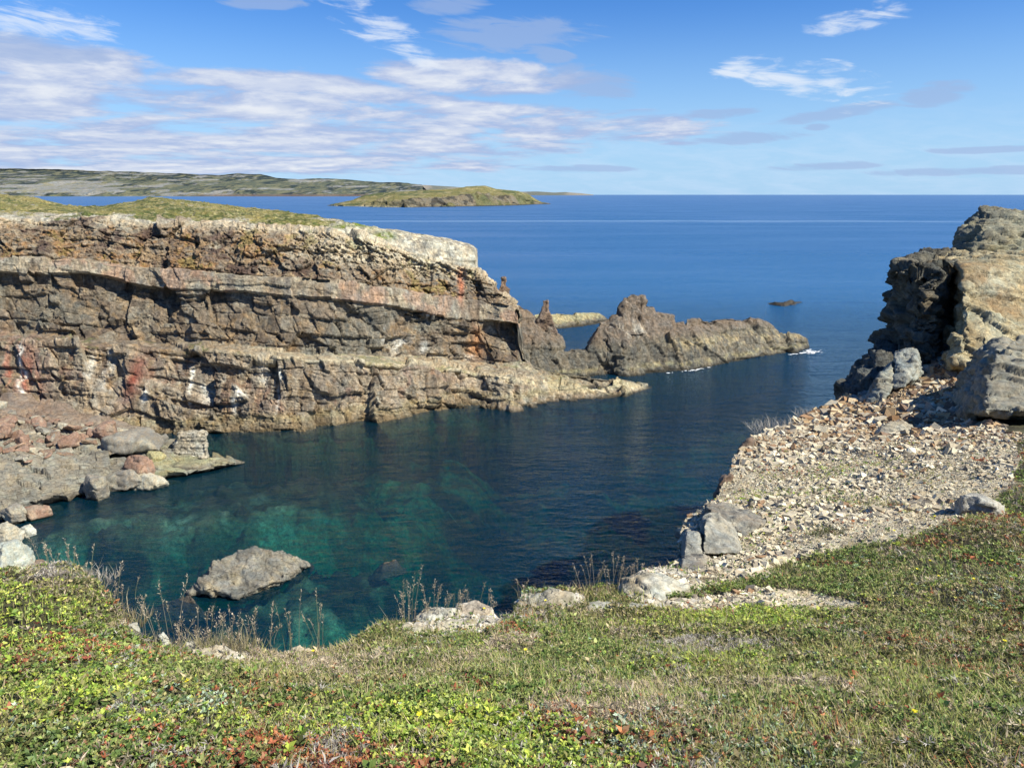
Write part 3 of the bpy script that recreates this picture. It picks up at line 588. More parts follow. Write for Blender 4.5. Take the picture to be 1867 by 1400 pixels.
RUST = pal((.25, .165, .125), (.17, .105, .08), (.33, .27, .20)); PALE = pal((.42, .42, .37), (.32, .31, .27), (.52, .52, .47), .4, .4)
def prism(out, th, inset=.0, lift=0.):
    """outline [(u,v,t)] and its copy th metres further, slightly smaller"""
    a = P(*np.array(out, float).T); c_ = a.mean(0); b = a + np.array((0, th, lift)); cb = b.mean(0); b = cb + (b - cb) * (1 - inset)
    m = (a + b) / 2
    return [tuple(x) for x in np.concatenate([a, b])]

# pinnacles beside the cliff end
rock('rock_pinnacle', [prism([(899, 562, 92), (905, 535, 92), (913, 520, 92), (928, 522, 92), (932, 562, 92)], 2.2, .3), prism([(911, 528, 92.3), (914, 507, 92.6), (921, 505, 92.6), (925, 528, 92.3)], 1.2, .3)], .1, BROWN,
     'slim brown rock spike standing at the broken right end of the banded cliff', amp=.16, seed=11, fs=1.4, mat=M_cliff)
rock('rock_pinnacle', [prism([(972, 600, 94), (983, 585, 94), (985, 570, 94), (1002, 568, 94), (1007, 590, 94), (1018, 612, 94)], 2.2, .2), prism([(987, 574, 94.3), (990, 549, 94.5), (1000, 547, 94.5), (1002, 574, 94.3)], 1.2, .3)], .1, BROWN,
     'narrow brown rock tooth standing alone just left of the tidal pool', amp=.13, seed=17, fs=1.5, mat=M_cliff)

# rock island in the cove
o = rock('boulder', [[tuple(PZ(*q)) for q in ((338, 1085, -.8), (440, 1100, -.8), (500, 1085, -.8), (575, 1035, -.8), (520, 1010, -.8), (400, 1040, -.8), (345, 1080, .1), (372, 1052, .9), (390, 1024, 1.3), (437, 1002, 1.4), (462, 998, 1.45), (485, 1002, 1.3), (520, 1008, 1.1), (558, 1024, .6), (562, 1032, .3), (520, 1052, .5), (480, 1070, .5), (430, 1088, .2), (380, 1075, .6))]], .06,
     wetfoot(pal((.215, .205, .18), (.14, .135, .12), (.30, .27, .20), .8, .6), .18), 'big wedge of grey layered rock standing out of the green water of the cove', amp=.19, seed=23, fs=.9, jt=.9, bedn=(.30, .35, .85), mat=rock_mat('layered_rock', 1.2, .9, var=.45, strata=.7))
for pts, sd_, lb in (([(700, 1024, .12), (722, 1018, .1), (712, 1029, -.4), (690, 1033, -.4)], 3, 'flat wet rock tip showing among dark weed right of the big wedge rock'), ([(300, 1095, -.3), (345, 1085, .25), (352, 1094, .15), (315, 1103, -.3)], 5, 'dark wet rock tip at the left foot of the big wedge rock')):
    q = np.array([PZ(*x) for x in pts]); rock('rock', [[tuple(x) for x in np.concatenate([q, q.mean(0) + (q - q.mean(0)) * np.array((2.4, 2.4, 1)) - np.array((0, .2, .9))])]], .05, pal((.07, .06, .05), (.04, .035, .03), (.12, .11, .09)), lb, amp=.06, seed=sd_, fs=2.5)

# block tower and blocks of the left shore
def zset(lst): return [tuple(PZ(*q)) for q in lst]
rock('rock_stack', [[tuple(x) for x in np.concatenate([PZ(np.array((312, 378, 380, 318)), np.array((842, 840, 830, 828)), .3), P(np.array((324, 376, 376, 330)), np.array((789, 787, 785, 786)), np.array((62.5, 62.5, 64.5, 64.5)))])]], .07,
     pal((.36, .33, .27), (.24, .22, .18), (.48, .45, .36)), 'square grey block tower at the root of the pointed rock spit', amp=.16, seed=31, fs=1.3, bedn=(.05, .1, 1.), mat=M_cliff)
def boulder(u, v, z, w, h, dp, colfn, label, seed, name='boulder', group=None, rot=0., tilt=0., fs=None, mat=None, t=None, amp=None, voxel=None, cat='boulder', flat=.6):
    """boulder whose base centre is at picture point (u,v), height z"""
    c_ = PZ(u, v, z) if t is None else P(u, v, t); rs = np.random.default_rng(seed + 1000)
    pts = []
    for zz, sc_ in ((0., .95), (.5, 1.0), (1., flat)):
        for k in range(4):
            a = k * math.pi / 2 + rs.uniform(-.5, .5) + (.4 if zz == .5 else 0); r_ = sc_ * rs.uniform(.85, 1.25)
            pts.append((math.cos(a) * r_ * w / 2, math.sin(a) * r_ * dp / 2, (zz - .15) * h * (1 if zz < .9 else rs.uniform(.75, 1.05))))
    M = Matrix.Rotation(rot, 4, 'Z') @ Matrix.Rotation(tilt, 4, 'Y')
    pts = [tuple(M @ Vector(p) + Vector(c_)) for p in pts]; s_ = max(w, h, dp)
    return rock(name, [pts], voxel or s_ / 34, colfn, label, cat, group, amp if amp is not None else .045 * s_, seed, fs or 2.2 / s_, mat)
boulder(180, 905, .1, 1.7, 2.0, 1.5, wetfoot(GREY, .25), 'square grey block standing upright in the dark shallows off the left shore', 41, flat=.9)
boulder(250, 862, .9, 3.2, 1.9, 2.0, RUST, 'large rust red boulder at the right end of the shore rubble', 42, tilt=.3)
boulder(285, 838, .8, 1.6, .9, 1.2, pal((.34, .31, .16), (.25, .23, .14), (.40, .36, .2)), 'yellow lichened boulder beside the large rust red one', 43)
boulder(228, 882, .3, 3.8, 1.5, 1.8, wetfoot(GREY, .2), 'long grey boulder lying at the water edge below the rust red one', 44, tilt=-.25)
boulder(272, 888, 0., 3.2, 1.5, 1.8, wetfoot(CREAM, .2), 'pale rounded boulder at the water edge left of the pointed spit', 45)
boulder(240, 815, 1.5, 5.5, 1.6, 3.0, GREY, 'wide flat grey slab lying against the foot of the cliff', 46, flat=.8)
boulder(20, 1040, .3, 3.0, 2.6, 2.4, pal((.36, .38, .33), (.28, .29, .26), (.43, .44, .39), .4, .4), 'big pale grey boulder by the water behind the heathery mound', 47)
boulder(70, 1035, .0, 1.2, .7, 1.0, wetfoot(BROWN, .2), 'small brown boulder right of the big pale grey one', 48)
boulder(15, 985, .3, 2.2, 1.4, 1.6, wetfoot(CREAM, .2), 'pale rounded boulder on the far left shore edge', 49)
boulder(50, 972, .1, 1.3, .7, 1.1, wetfoot(PALE, .15), 'small white stone with one wet side at the left waterline', 50)
boulder(68, 938, .2, 2.4, .8, 1.4, wetfoot(RUST, .2), 'flat reddish slab stone half in the water at the left shore', 51)
boulder(30, 943, .4, 1.6, 1.2, 1.2, wetfoot(GREY, .1), 'grey boulder beside the flat reddish slab stone', 52)
boulder(195, 775 + 20, 2.0, 2.2, 1.5, 1.6, RUST, 'squarish dark red block on top of the rubble heap', 53, flat=.85)
# rubble heap: many shards
GRP = 'fallen blocks heaped at the foot of the banded cliff'
protos = []
for i in range(7):
    cf = (RUST, RUST, GREY, BROWN, CREAM, RUST, GREY)[i]
    protos.append(boulder(100, 800, 0, 1.4, (.42, .8, .5)[i % 3], .95, cf, 'angular fallen block in the reddish rubble heap below the cliff', 60 + i, group=GRP, flat=.9, amp=.03, voxel=.045, name='fallen_block'))
rs = np.random.default_rng(5); placed = 0
Gs = SHORE; us_, vs_, ts_ = proj(Gs)
for i in range(150):
    for _try in range(30):
        u = rs.uniform(-120, 300); v = rs.uniform(752, 872)
        if v < 752 + max(0, u) * .12 or v > 875 - .35 * abs(u - 60) - 25: continue
        dd = (us_ - u) ** 2 + (vs_ - v) ** 2; j = np.unravel_index(np.argmin(dd), dd.shape)
        if dd[j] < 60: break
    else: continue
    base = Gs[j]; pr = protos[rs.integers(7)]
    o = pr if (placed < 7 and (pr := protos[placed])) else pr.copy()
    if placed >= 7: COL.objects.link(o)
    s_ = (.35 + 1.0 * rs.random() ** 2.0) * (1 if rs.random() > .12 else 1.6)
    o.location = (base[0], base[1], base[2] - .12 * s_); o.rotation_euler = (rs.uniform(-.5, .5), rs.uniform(-.5, .5), rs.uniform(0, 6.28)); o.scale = (s_ * rs.uniform(.8, 1.4), s_, s_ * rs.uniform(.7, 1.1)); placed += 1

#@@PART2
# ------------------------------------------------------------------ far land
u6 = np.linspace(-450, 770, 620)
sk = I(u6, [(-450, 300), (0, 307), (100, 309), (200, 312), (330, 317), (400, 320), (430, 316), (470, 318), (500, 324), (540, 327), (580, 325), (640, 328), (700, 333), (730, 333), (770, 337)])
tf = TW(358.6 + 0 * u6); tb = tf + 2600
r_sk = P(u6, sk, tb); r_w = PZ(u6, 358.6 + 0 * u6)
r_b = r_sk + np.array((0, 1500, 0)); r_b[:, 2] = -20
G = loft([r_b, r_sk, P(u6, lerp(sk, 358.6, .35), tf + 1500), P(u6, lerp(sk, 358.6, .75), tf + 380), P(u6, 356.9 + 0 * u6, tf + 90), r_w, r_w + np.array((0, -10, -15))], u6, [8, 40, 40, 30, 10, 4])
n1 = fbm(G, (.0013, .0008, 0), 6, 4); n2 = fbm(G, (.004, .003, .006), 5, 8)
rid = 1 - np.abs(fbm(G, (.0022, .0014, .004), 5, 12)) * 2.2
G[..., 1] += 260 * n1 + 120 * rid * (np.arange(G.shape[0]) > 10)[:, None]; rl = 1 - np.abs(fbm(G, (.0035, .0012, .0), 4, 19)) * 2.6; G[..., 2] += (22 * n2 + 26 * rl - 16) * sm(G[..., 2], 2, 90) * (1 - .75 * sm(G[..., 1], 8300, 8900))
U, V, T = proj(G)
Q = G * np.array((.0075, 0., .020)); h1 = fbm(Q, 1., 6, 41); h2 = fbm(Q, 3.1, 5, 44); h3 = fbm(Q, (.5, 1, 1.6), 5, 47)
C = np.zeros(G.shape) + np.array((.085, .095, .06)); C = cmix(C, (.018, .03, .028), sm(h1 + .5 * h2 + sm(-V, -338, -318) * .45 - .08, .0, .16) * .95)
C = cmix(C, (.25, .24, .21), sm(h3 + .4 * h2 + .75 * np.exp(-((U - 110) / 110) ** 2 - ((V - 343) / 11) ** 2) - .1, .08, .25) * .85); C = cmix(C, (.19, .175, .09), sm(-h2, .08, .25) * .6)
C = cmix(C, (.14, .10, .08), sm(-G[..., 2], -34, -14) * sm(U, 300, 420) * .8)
C = C * np.array((1.0, 1.04, 1.16)); link('hills', mk_mesh('hills', G, grid_faces(*G.shape[:2])[:, ::-1], C, mat=M_far), 'long low green and grey coast on the far side of the bay', None, None, 'structure')  # cool blue tint in the land colour stands in for distance haze
u7 = np.linspace(742, 1082, 160)
sk = I(u7, [(742, 336), (760, 337), (830, 341), (860, 344), (920, 347.5), (950, 350), (980, 349.5), (1010, 351.5), (1030, 350.6), (1060, 352.8), (1082, 355.4)]); tf = TW(356.6 + 0 * u7)
r_sk = P(u7, sk, tf + 900); r_w = PZ(u7, 356.6 + 0 * u7); r_b = r_sk + np.array((0, 1500, 0)); r_b[:, 2] = -20
G = loft([r_b, r_sk, P(u7, lerp(sk, 356, .5), tf + 500), r_w, r_w + np.array((0, -10, -15))], u7, [5, 18, 14, 3])
n1 = fbm(G, (.0011, .001, .004), 5, 4); G[..., 1] += 200 * n1; C = cmix(np.zeros(G.shape) + np.array((.13, .14, .12)), (.24, .22, .19), sm(n1, -.1, .2))
link('distant_headland', mk_mesh('distant_headland', G, grid_faces(*G.shape[:2])[:, ::-1], C, mat=M_far), 'thin bluish headland tapering onto the horizon behind the island', None, None, 'structure')

u8 = np.linspace(597, 1004, 420)
sk = I(u8, [(597, 375), (612, 371), (640, 366), (665, 357), (690, 352), (720, 350), (760, 347), (800, 346), (830, 345), (850, 341), (868, 339), (885, 339), (905, 345), (945, 349), (962, 354), (975, 362), (988, 369), (1004, 371.5)])
fr = I(u8, [(597, 375.6), (625, 377), (720, 378.6), (820, 377.5), (920, 375.5), (1004, 372.3)]); bd = I(u8, [(597, 374.5), (660, 372), (760, 362), (840, 356), (900, 355), (950, 357), (985, 369), (1004, 371.8)])
tf = TW(fr); tb = tf + I(u8, [(597, 10), (700, 210), (900, 200), (1004, 8)]); r_sk = P(u8, sk, tb); r_w = PZ(u8, fr); r_b = r_sk + np.array((0, 130., 0)); r_b[:, 2] = -4
G = loft([r_b, r_sk, P(u8, bd, tf + (tb - tf) * .3), P(u8, lerp(bd, fr, .9), tf + (tb - tf) * .04), r_w, r_w + np.array((0, -4, -6))], u8, [16, 50, 60, 12, 4])
n = grid_normals(G); n = n * np.sign(n[60, 200, 2])
d, info = rock_disp(G / 9, 1., 500); e = np.minimum(1, np.minimum(np.arange(420), np.arange(420)[::-1]) / 40.)[None]
cl = sm(np.arange(G.shape[0])[:, None] + 0. * u8, 60, 72)
G = G + n * (d * e * lerp(.7, 5.5, cl))[..., None]; U, V, T = proj(G); nb = fbm(G, .02, 5, 2); nd = fbm(G, .07, 4, 5); nv = fbm(G, (.09, .05, .02), 4, 15)
C = cmix(np.zeros(G.shape) + np.array((.17, .155, .055)), (.085, .10, .035), sm(nb + .6 * nd, -.02, .12)); C = cmix(C, (.30, .25, .13), sm(nd, .08, .25) * .7)
rk = cmix(np.zeros(G.shape) + np.array((.17, .145, .105)), (.06, .055, .045), sm(nv, -.05, .15)); rk = cmix(rk, (.11, .12, .045), sm(nb, .05, .3) * .7)
C = lerp(C, rk, (cl * sm(U, 610, 780))[..., None]); C = cmix(C, (.32, .29, .22), sm(-G[..., 2], -2.6, -1.2) * (1 - sm(U, 700, 800)) * .8); C = cmix(C, (.04, .035, .03), sm(-G[..., 2] + nb, -1.6, -.6) * sm(U, 690, 790))
link('island', mk_mesh('island', G, grid_faces(*G.shape[:2])[:, ::-1], C, mat=M_isle), 'low green humped island with grey cliffs lying off the far coast', 'island')

# ------------------------------------------------------------------ near ground: heights from scattered control points
ctl = [(0, 1400, 2.25), (460, 1400, 2.25), (933, 1400, 2.3), (1400, 1400, 2.35), (1867, 1400, 2.4), (0, 1200, 3.5), (300, 1240, 3.6), (600, 1230, 4.0), (933, 1230, 4.1), (1300, 1230, 4.1), (1600, 1220, 4.1), (1867, 1220, 4.0),
       (0, 1056, 5.0), (100, 1050, 5.1), (180, 1082, 5.0), (232, 1128, 4.75), (-300, 1060, 5.0), (-300, 1250, 3.5), (70, 1100, 4.4), (0, 1062, 5.8), (-150, 1062, 5.7), (40, 1056, 5.6), (290, 1168, 4.8), (400, 1196, 4.75), (560, 1196, 4.9), (640, 1160, 5.2), (720, 1135, 5.6), (850, 1115, 5.9), (930, 1132, 5.8), (960, 1096, 6.2), (1060, 1086, 6.5), (1130, 1080, 6.8), (1000, 1160, 5.2),
       (1165, 1045, 7.6), (1232, 1032, 8.6), (1250, 1090, 6.6), (1400, 1120, 5.9), (1400, 1060, 7.3), (1600, 1105, 6.1), (1867, 1100, 5.6), (1600, 1020, 7.9), (1867, 960, 8.6), (1500, 1000, 8.8), (1280, 1000, 9.8), (1310, 905, 14), (1400, 950, 11.2), (1700, 950, 9.6), (1240, 960, 11), (1290, 925, 12.8),
       (1370, 800, 20), (1500, 748, 25), (1520, 742, 26), (1450, 850, 16), (1600, 860, 14), (1867, 860, 12), (1867, 800, 15), (1600, 790, 20.5), (1750, 760, 20.5), (1867, 740, 20), (2100, 800, 14), (2100, 1000, 8), (2300, 1300, 3.2), (1600, 725, 25), (1700, 650, 28), (1800, 610, 30), (1867, 600, 30), (1990, 600, 28), (2100, 700, 20),
       (1740, 470, 38), (1867, 440, 40), (2100, 420, 44), (1950, 560, 34)]
cp = P(*np.array(ctl, float).T)
cp = np.concatenate([cp, [(-1.5, -.5, 20.55), (0, .3, 20.5), (1.5, -.5, 20.6), (5, -3, 21), (-5, -3, 20.7), (-9, 4, 19.6), (12, -2, 21.3)]])
def _k(r): return np.where(r > 1e-9, r * r * np.log(np.maximum(r, 1e-9)), 0)
_x = cp[:, :2]; _n = len(_x); _A = np.zeros((_n + 3, _n + 3)); _A[:_n, :_n] = _k(np.linalg.norm(_x[:, None] - _x[None], axis=-1)) + np.eye(_n) * .02
_A[:_n, _n] = 1; _A[:_n, _n + 1:] = _x; _A[_n:, :_n] = _A[:_n, _n:].T
_w = np.linalg.solve(_A, np.concatenate([cp[:, 2], [0, 0, 0]]))
def hbase(x, y):
    sh = x.shape; q = np.stack([x.ravel(), y.ravel()], -1); o = np.zeros(len(q))
    for i in range(0, len(q), 40000):
        s_ = q[i:i + 40000]; o[i:i + 40000] = _k(np.linalg.norm(s_[:, None] - _x[None], axis=-1)) @ _w[:_n] + _w[_n] + s_ @ _w[_n + 1:]
    return o.reshape(sh)
EDGE = [(-300, 1035, 5.4), (0, 1012, 5.5), (100, 1020, 5.5), (170, 1048, 5.3), (215, 1085, 5.1), (236, 1135, 4.8), (250, 1158, 4.85), (300, 1168, 4.9), (400, 1190, 5.0), (560, 1190, 5.1), (640, 1150, 5.35), (720, 1130, 5.8), (850, 1110, 6.1), (935, 1122, 6.0), (955, 1092, 6.4), (1060, 1082, 6.8), (1130, 1075, 7.2), (1165, 1040, 7.9), (1232, 1030, 8.9), (1244, 955, 11.2), (1288, 920, 13), (1310, 898, 14.4), (1340, 840, 17.5), (1370, 798, 20.3), (1500, 746, 25.3), (1560, 738, 27.5)]
ep = P(*np.array(EDGE, float).T); eth = np.arctan2(ep[:, 0], ep[:, 1]); er = np.hypot(ep[:, 0], ep[:, 1])
eth = np.concatenate([[-1.7, -1.3, -.95], eth, [.52, .62, .8, 1.2, 1.7]]); er = np.concatenate([[16, 12, 6.5], er, [34, 40, 46, 50, 50]])
o_ = np.argsort(eth); eth, er = eth[o_], er[o_]
def redge(th, x=None): return np.interp(th, eth, er)
def inscree(u, v): return inpoly(u, v, [(1128, 1082), (1150, 1030), (1225, 1000), (1235, 900), (1360, 780), (1500, 700), (1867, 560), (2500, 300), (2500, 700), (1900, 745), (1780, 765), (1867, 800), (1850, 880), (1745, 950), (1700, 968), (1600, 992), (1500, 1004), (1400, 1042), (1290, 1075)])
def instrip(u, v): return inpoly(u, v, [(1130, 1085), (1250, 1095), (1380, 1070), (1470, 1078), (1590, 1104), (1560, 1120), (1420, 1112), (1250, 1118), (1180, 1105)])
def inbare(u, v): return inpoly(u, v, [(720, 1112), (850, 1100), (930, 1126), (915, 1150), (760, 1165), (735, 1140)]) | inpoly(u, v, [(285, 1150), (400, 1178), (460, 1195), (450, 1212), (380, 1205), (290, 1172)]) | inpoly(u, v, [(950, 1090), (1060, 1080), (1065, 1100), (1000, 1108), (950, 1112)])
def stonemask(x, y, z):
    p = np.stack([x, y, z], -1); u, v, t = proj(p); u = np.where(t > .3, u, 0); v = np.where(t > .3, v, 3000)
    j = fbm(p, 1.1, 4, 71); ju = u + 26 * j; jv = v + 14 * fbm(p, 1.3, 4, 72)
    return np.maximum.reduce([inscree(ju, jv).astype(float), instrip(u + 10 * j, v + 5 * j).astype(float), inbare(u + 14 * j, v + 6 * j).astype(float)])
def height(x, y):
    z = hbase(x, y); p = np.stack([x, y, 0 * x], -1); r = np.hypot(x, y)
    z = z + .05 * fbm(p, 1.3, 4, 61) * np.minimum(r / 3, 1) + .10 * fbm(p, .6, 3, 62) * sm(r, 4, 9) + .035 * (1 - np.abs(fbm(p, 3.2, 3, 63)) * 2)
    th = np.arctan2(x, y); ed = redge(th) + .25 * fbm(p, 1.6, 3, 64); q = np.clip((r - ed + .28) / .28, 0, 1); return z - .20 * q * q
th = np.concatenate([np.linspace(-1.65, -.72, 60, endpoint=False), np.linspace(-.72, .80, 820), np.linspace(.80, 1.6, 60)[1:]])
s_ = np.linspace(0, 1, 330) ** 1.25
Rr = .35 + (redge(th)[None] - .35) * s_[:, None]
GX, GY = Rr * np.sin(th)[None], Rr * np.cos(th)[None]; GZ = height(GX, GY)
top = np.stack([GX, GY, GZ], -1)
dn = np.linspace(0, 1, 90)[1:, None]; e0 = top[-1]; outd = np.stack([np.sin(th), np.cos(th), 0 * th], -1)
face = e0[None] * (1 - 0) + 0; drop = dn[..., None] * (e0[None, :, 2:3] + 4); face = np.concatenate([e0[None, :, :2] + outd[None, :, :2] * (drop * .10), e0[None, :, 2:3] - drop], -1)
f1, c1_, _q = facets(face, (.5, .5, .8), 700); face += outd[None] * ((.6 * f1 + .3 * facets(face, (1.5, 1.5, 2.4), 720)[0]) * sm(drop[..., 0], 0, .8))[..., None]
G = np.concatenate([top, face], 0)
msk = stonemask(G[..., 0], G[..., 1], G[..., 2]); U, V, T = proj(G); nb = fbm(G, 2., 5, 2); nd = fbm(G, 9, 4, 3)
soil = cmix(np.zeros(G.shape) + np.array((.04, .036, .02)), (.075, .07, .035), sm(nb, -.2, .3))
scr = cmix(np.zeros(G.shape) + np.array((.50, .445, .33)), (.28, .235, .165), sm(nb + nd, -.1, .5)); scr = cmix(scr, (.33, .23, .12), sm(-V, -860, -740) * .6)
C = lerp(soil, scr, msk[..., None]); isf = (np.arange(G.shape[0]) >= 330)[:, None] + 0 * U
C = lerp(C, cmix(np.zeros(G.shape) + np.array((.17, .15, .12)), (.09, .08, .07), sm(nb, -.1, .3)), isf[..., None])
link('ground', mk_mesh('ground', G, grid_faces(*G.shape[:2])[:, ::-1], C, mat=M_soil), 'near clifftop ground of thin soil and loose rock', None, None, 'structure')

# ------------------------------------------------------------------ right hand outcrop (blocks)
def hb(front, back):
    return [tuple(x) for x in np.concatenate([P(*np.array(front, float).T), P(*np.array(back, float).T)])]
BK = pal((.12, .115, .095), (.065, .063, .055), (.26, .20, .12), .6, .5)  # dark lichened rock; shade of the left-facing sides also put into this colour
rock('rock_dome', [hb([(1765, 470, 33), (1790, 425, 33.5), (1850, 420, 33), (1930, 440, 33), (1990, 480, 33), (1860, 480, 32.5)], [(1733, 466, 36), (1746, 418, 36.5), (1766, 400, 37), (1795, 384, 37), (1835, 380, 37), (1900, 384, 37), (1990, 400, 37), (2050, 470, 37), (1770, 400, 39), (1990, 410, 41), (1760, 470, 41), (2050, 480, 41)])], .1,
     pal((.24, .225, .165), (.14, .135, .11), (.33, .30, .18), .6, .6), 'rounded lichen grey dome of rock at the very top of the right outcrop', amp=.2, seed=81, fs=.8, jt=1.3, mat=M_strata)
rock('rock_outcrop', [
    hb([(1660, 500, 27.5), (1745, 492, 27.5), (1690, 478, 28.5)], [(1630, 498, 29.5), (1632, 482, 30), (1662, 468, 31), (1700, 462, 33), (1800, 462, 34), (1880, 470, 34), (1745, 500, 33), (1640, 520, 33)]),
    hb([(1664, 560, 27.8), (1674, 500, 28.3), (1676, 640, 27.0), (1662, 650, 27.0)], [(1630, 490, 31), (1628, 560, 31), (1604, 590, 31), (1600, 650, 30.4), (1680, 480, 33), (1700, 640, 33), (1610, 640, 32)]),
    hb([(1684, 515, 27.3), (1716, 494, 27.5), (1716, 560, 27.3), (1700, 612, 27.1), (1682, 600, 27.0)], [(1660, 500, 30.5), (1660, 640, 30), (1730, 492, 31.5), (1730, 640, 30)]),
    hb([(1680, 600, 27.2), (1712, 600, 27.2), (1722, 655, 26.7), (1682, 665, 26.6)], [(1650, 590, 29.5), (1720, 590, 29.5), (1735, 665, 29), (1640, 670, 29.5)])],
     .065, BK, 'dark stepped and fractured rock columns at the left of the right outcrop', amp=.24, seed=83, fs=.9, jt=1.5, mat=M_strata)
rock('rock_wall', [
    hb([(1700, 480, 30), (1760, 470, 30), (1760, 700, 29), (1700, 700, 29)], [(1700, 470, 33), (1760, 464, 33), (1760, 700, 33), (1700, 700, 33)]),
    hb([(1752, 560, 25.9), (1756, 492, 26.9), (1800, 478, 27.6), (1900, 470, 28.2), (2050, 480, 28), (2050, 640, 25), (1860, 640, 24.6), (1790, 655, 24.6), (1748, 640, 25.2)], [(1742, 480, 29), (1738, 650, 29), (1790, 462, 33), (2050, 462, 34), (2050, 600, 34), (1740, 640, 32)]),
    hb([(1735, 610, 25.2), (1800, 606, 25), (1810, 650, 24.4), (1735, 672, 24.6)], [(1728, 600, 28), (1800, 590, 28), (1820, 660, 28), (1728, 680, 28)])],
     .07, GOLD, 'sunlit golden lichen covered rock face at the right edge', amp=.13, seed=85, fs=.6, jt=1.8, mat=M_gold)
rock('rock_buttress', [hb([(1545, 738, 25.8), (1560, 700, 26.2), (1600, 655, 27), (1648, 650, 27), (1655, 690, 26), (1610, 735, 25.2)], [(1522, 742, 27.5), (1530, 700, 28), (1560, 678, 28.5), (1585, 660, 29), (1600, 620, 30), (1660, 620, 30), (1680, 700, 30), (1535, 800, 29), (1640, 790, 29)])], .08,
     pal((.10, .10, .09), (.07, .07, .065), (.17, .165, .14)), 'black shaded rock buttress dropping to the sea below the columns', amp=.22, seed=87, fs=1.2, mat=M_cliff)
rock('rock_block', [hb([(1630, 645, 25.3), (1668, 638, 25.1), (1672, 668, 24.8), (1650, 705, 24.3), (1628, 712, 24.5)], [(1632, 640, 26.3), (1672, 636, 26.3), (1685, 690, 26), (1630, 715, 26)])], .05,
     pal((.25, .26, .24), (.16, .165, .155), (.36, .36, .32)), 'upright grey slab block leaning on the foot of the dark columns', amp=.08, seed=88, fs=2, mat=M_rock)
rock('rock_block', [hb([(1575, 735, 24.6), (1600, 690, 24.9), (1625, 660, 25.2), (1632, 700, 24.6), (1610, 735, 24.1)], [(1570, 735, 26), (1600, 680, 26.4), (1635, 655, 26.5), (1640, 720, 26)])], .05,
     pal((.22, .225, .20), (.15, .15, .14), (.36, .35, .28)), 'slanting grey block between the black buttress and the upright slab', amp=.08, seed=89, fs=2, mat=M_rock)
rock('boulder', [hb([(1818, 645, 19.2), (1800, 700, 18.3), (1793, 752, 17.5), (1960, 670, 18.6), (1960, 752, 17.2)], [(1726, 756, 22.2), (1740, 712, 22.6), (1775, 655, 22.8), (1812, 622, 22.2), (1860, 614, 22), (1960, 620, 22), (2000, 760, 22), (1740, 760, 24)])], .05,
     pal((.215, .205, .17), (.14, .135, .115), (.31, .29, .22)), 'large grey boulder with a shaded left side at the right edge above the gravel', amp=.13, seed=90, fs=1.0, jt=1.2, mat=M_rock)
boulder(1637, 815, 0, 1.5, .75, 1.1, CREAM, 'pale angular slab stone lying alone in the middle of the scree', 91, t=19, flat=.5, name='boulder')
boulder(1780, 945, 0, .78, .44, .6, pal((.32, .31, .28), (.22, .215, .19), (.42, .41, .37)), 'grey lichened boulder between gravel and heath near the right edge', 92, t=9.9)
rock('rock_slab', [hb([(1288, 925, 10.57), (1330, 935, 10.47), (1392, 955, 10.10), (1350, 985, 9.91)], [(1284, 918, 11.41), (1322, 914, 11.59), (1400, 945, 10.85), (1380, 990, 10.85), (1290, 960, 11.22)])], .03, GREY, 'tilted brown grey plate capping the blocks at the cliff edge', amp=.04, seed=93, fs=3.5, mat=M_rock)
rock('rock_block', [hb([(1278, 1012, 8.79), (1282, 950, 9.44), (1300, 936, 9.91), (1335, 962, 9.63), (1352, 1008, 8.98)], [(1280, 1015, 10.10), (1284, 936, 10.47), (1330, 940, 10.85), (1370, 1010, 10.10)])], .03, pal((.26, .255, .225), (.19, .185, .165), (.34, .33, .29)), 'smooth grey block under the tilted plate at the cliff edge', amp=.035, seed=94, fs=3, mat=M_rock)
rock('rock_block', [hb([(1243, 1020, 8.70), (1250, 968, 9.35), (1272, 972, 9.26), (1284, 1018, 8.70)], [(1240, 1022, 9.91), (1250, 964, 10.10), (1285, 970, 10.10), (1290, 1020, 9.91)])], .03, pal((.25, .25, .225), (.18, .18, .165), (.34, .33, .30)), 'smaller grey block left of the smooth one at the cliff edge', amp=.03, seed=95, fs=3, mat=M_rock)
rock('rock_block', [hb([(1238, 1042, 8.04), (1246, 1012, 8.42), (1280, 1012, 8.42), (1290, 1040, 7.95)], [(1232, 1042, 9.16), (1240, 1012, 9.16), (1290, 1012, 9.16), (1300, 1040, 8.98)])], .03, GREY, 'low dull grey block at the bottom of the edge blocks above the pale gravel', amp=.03, seed=96, fs=3, mat=M_rock)
for (a_, sd_, lb) in (([(1302, 908), (1318, 868), (1336, 866), (1330, 905)], 97, 'brown upright edge slab above the tilted plate'), ([(1340, 838), (1352, 812), (1370, 798), (1376, 806), (1356, 842)], 98, 'thin dark edge slab near the grassy corner of the scree')):
    t_ = 15.2 if sd_ == 97 else 18.6
    rock('rock_slab', [hb([(u, v, t_) for u, v in a_], [(u - 2, v, t_ + 1.3) for u, v in a_])], .045, BROWN, lb, amp=.06, seed=sd_, fs=2.5, mat=M_rock)
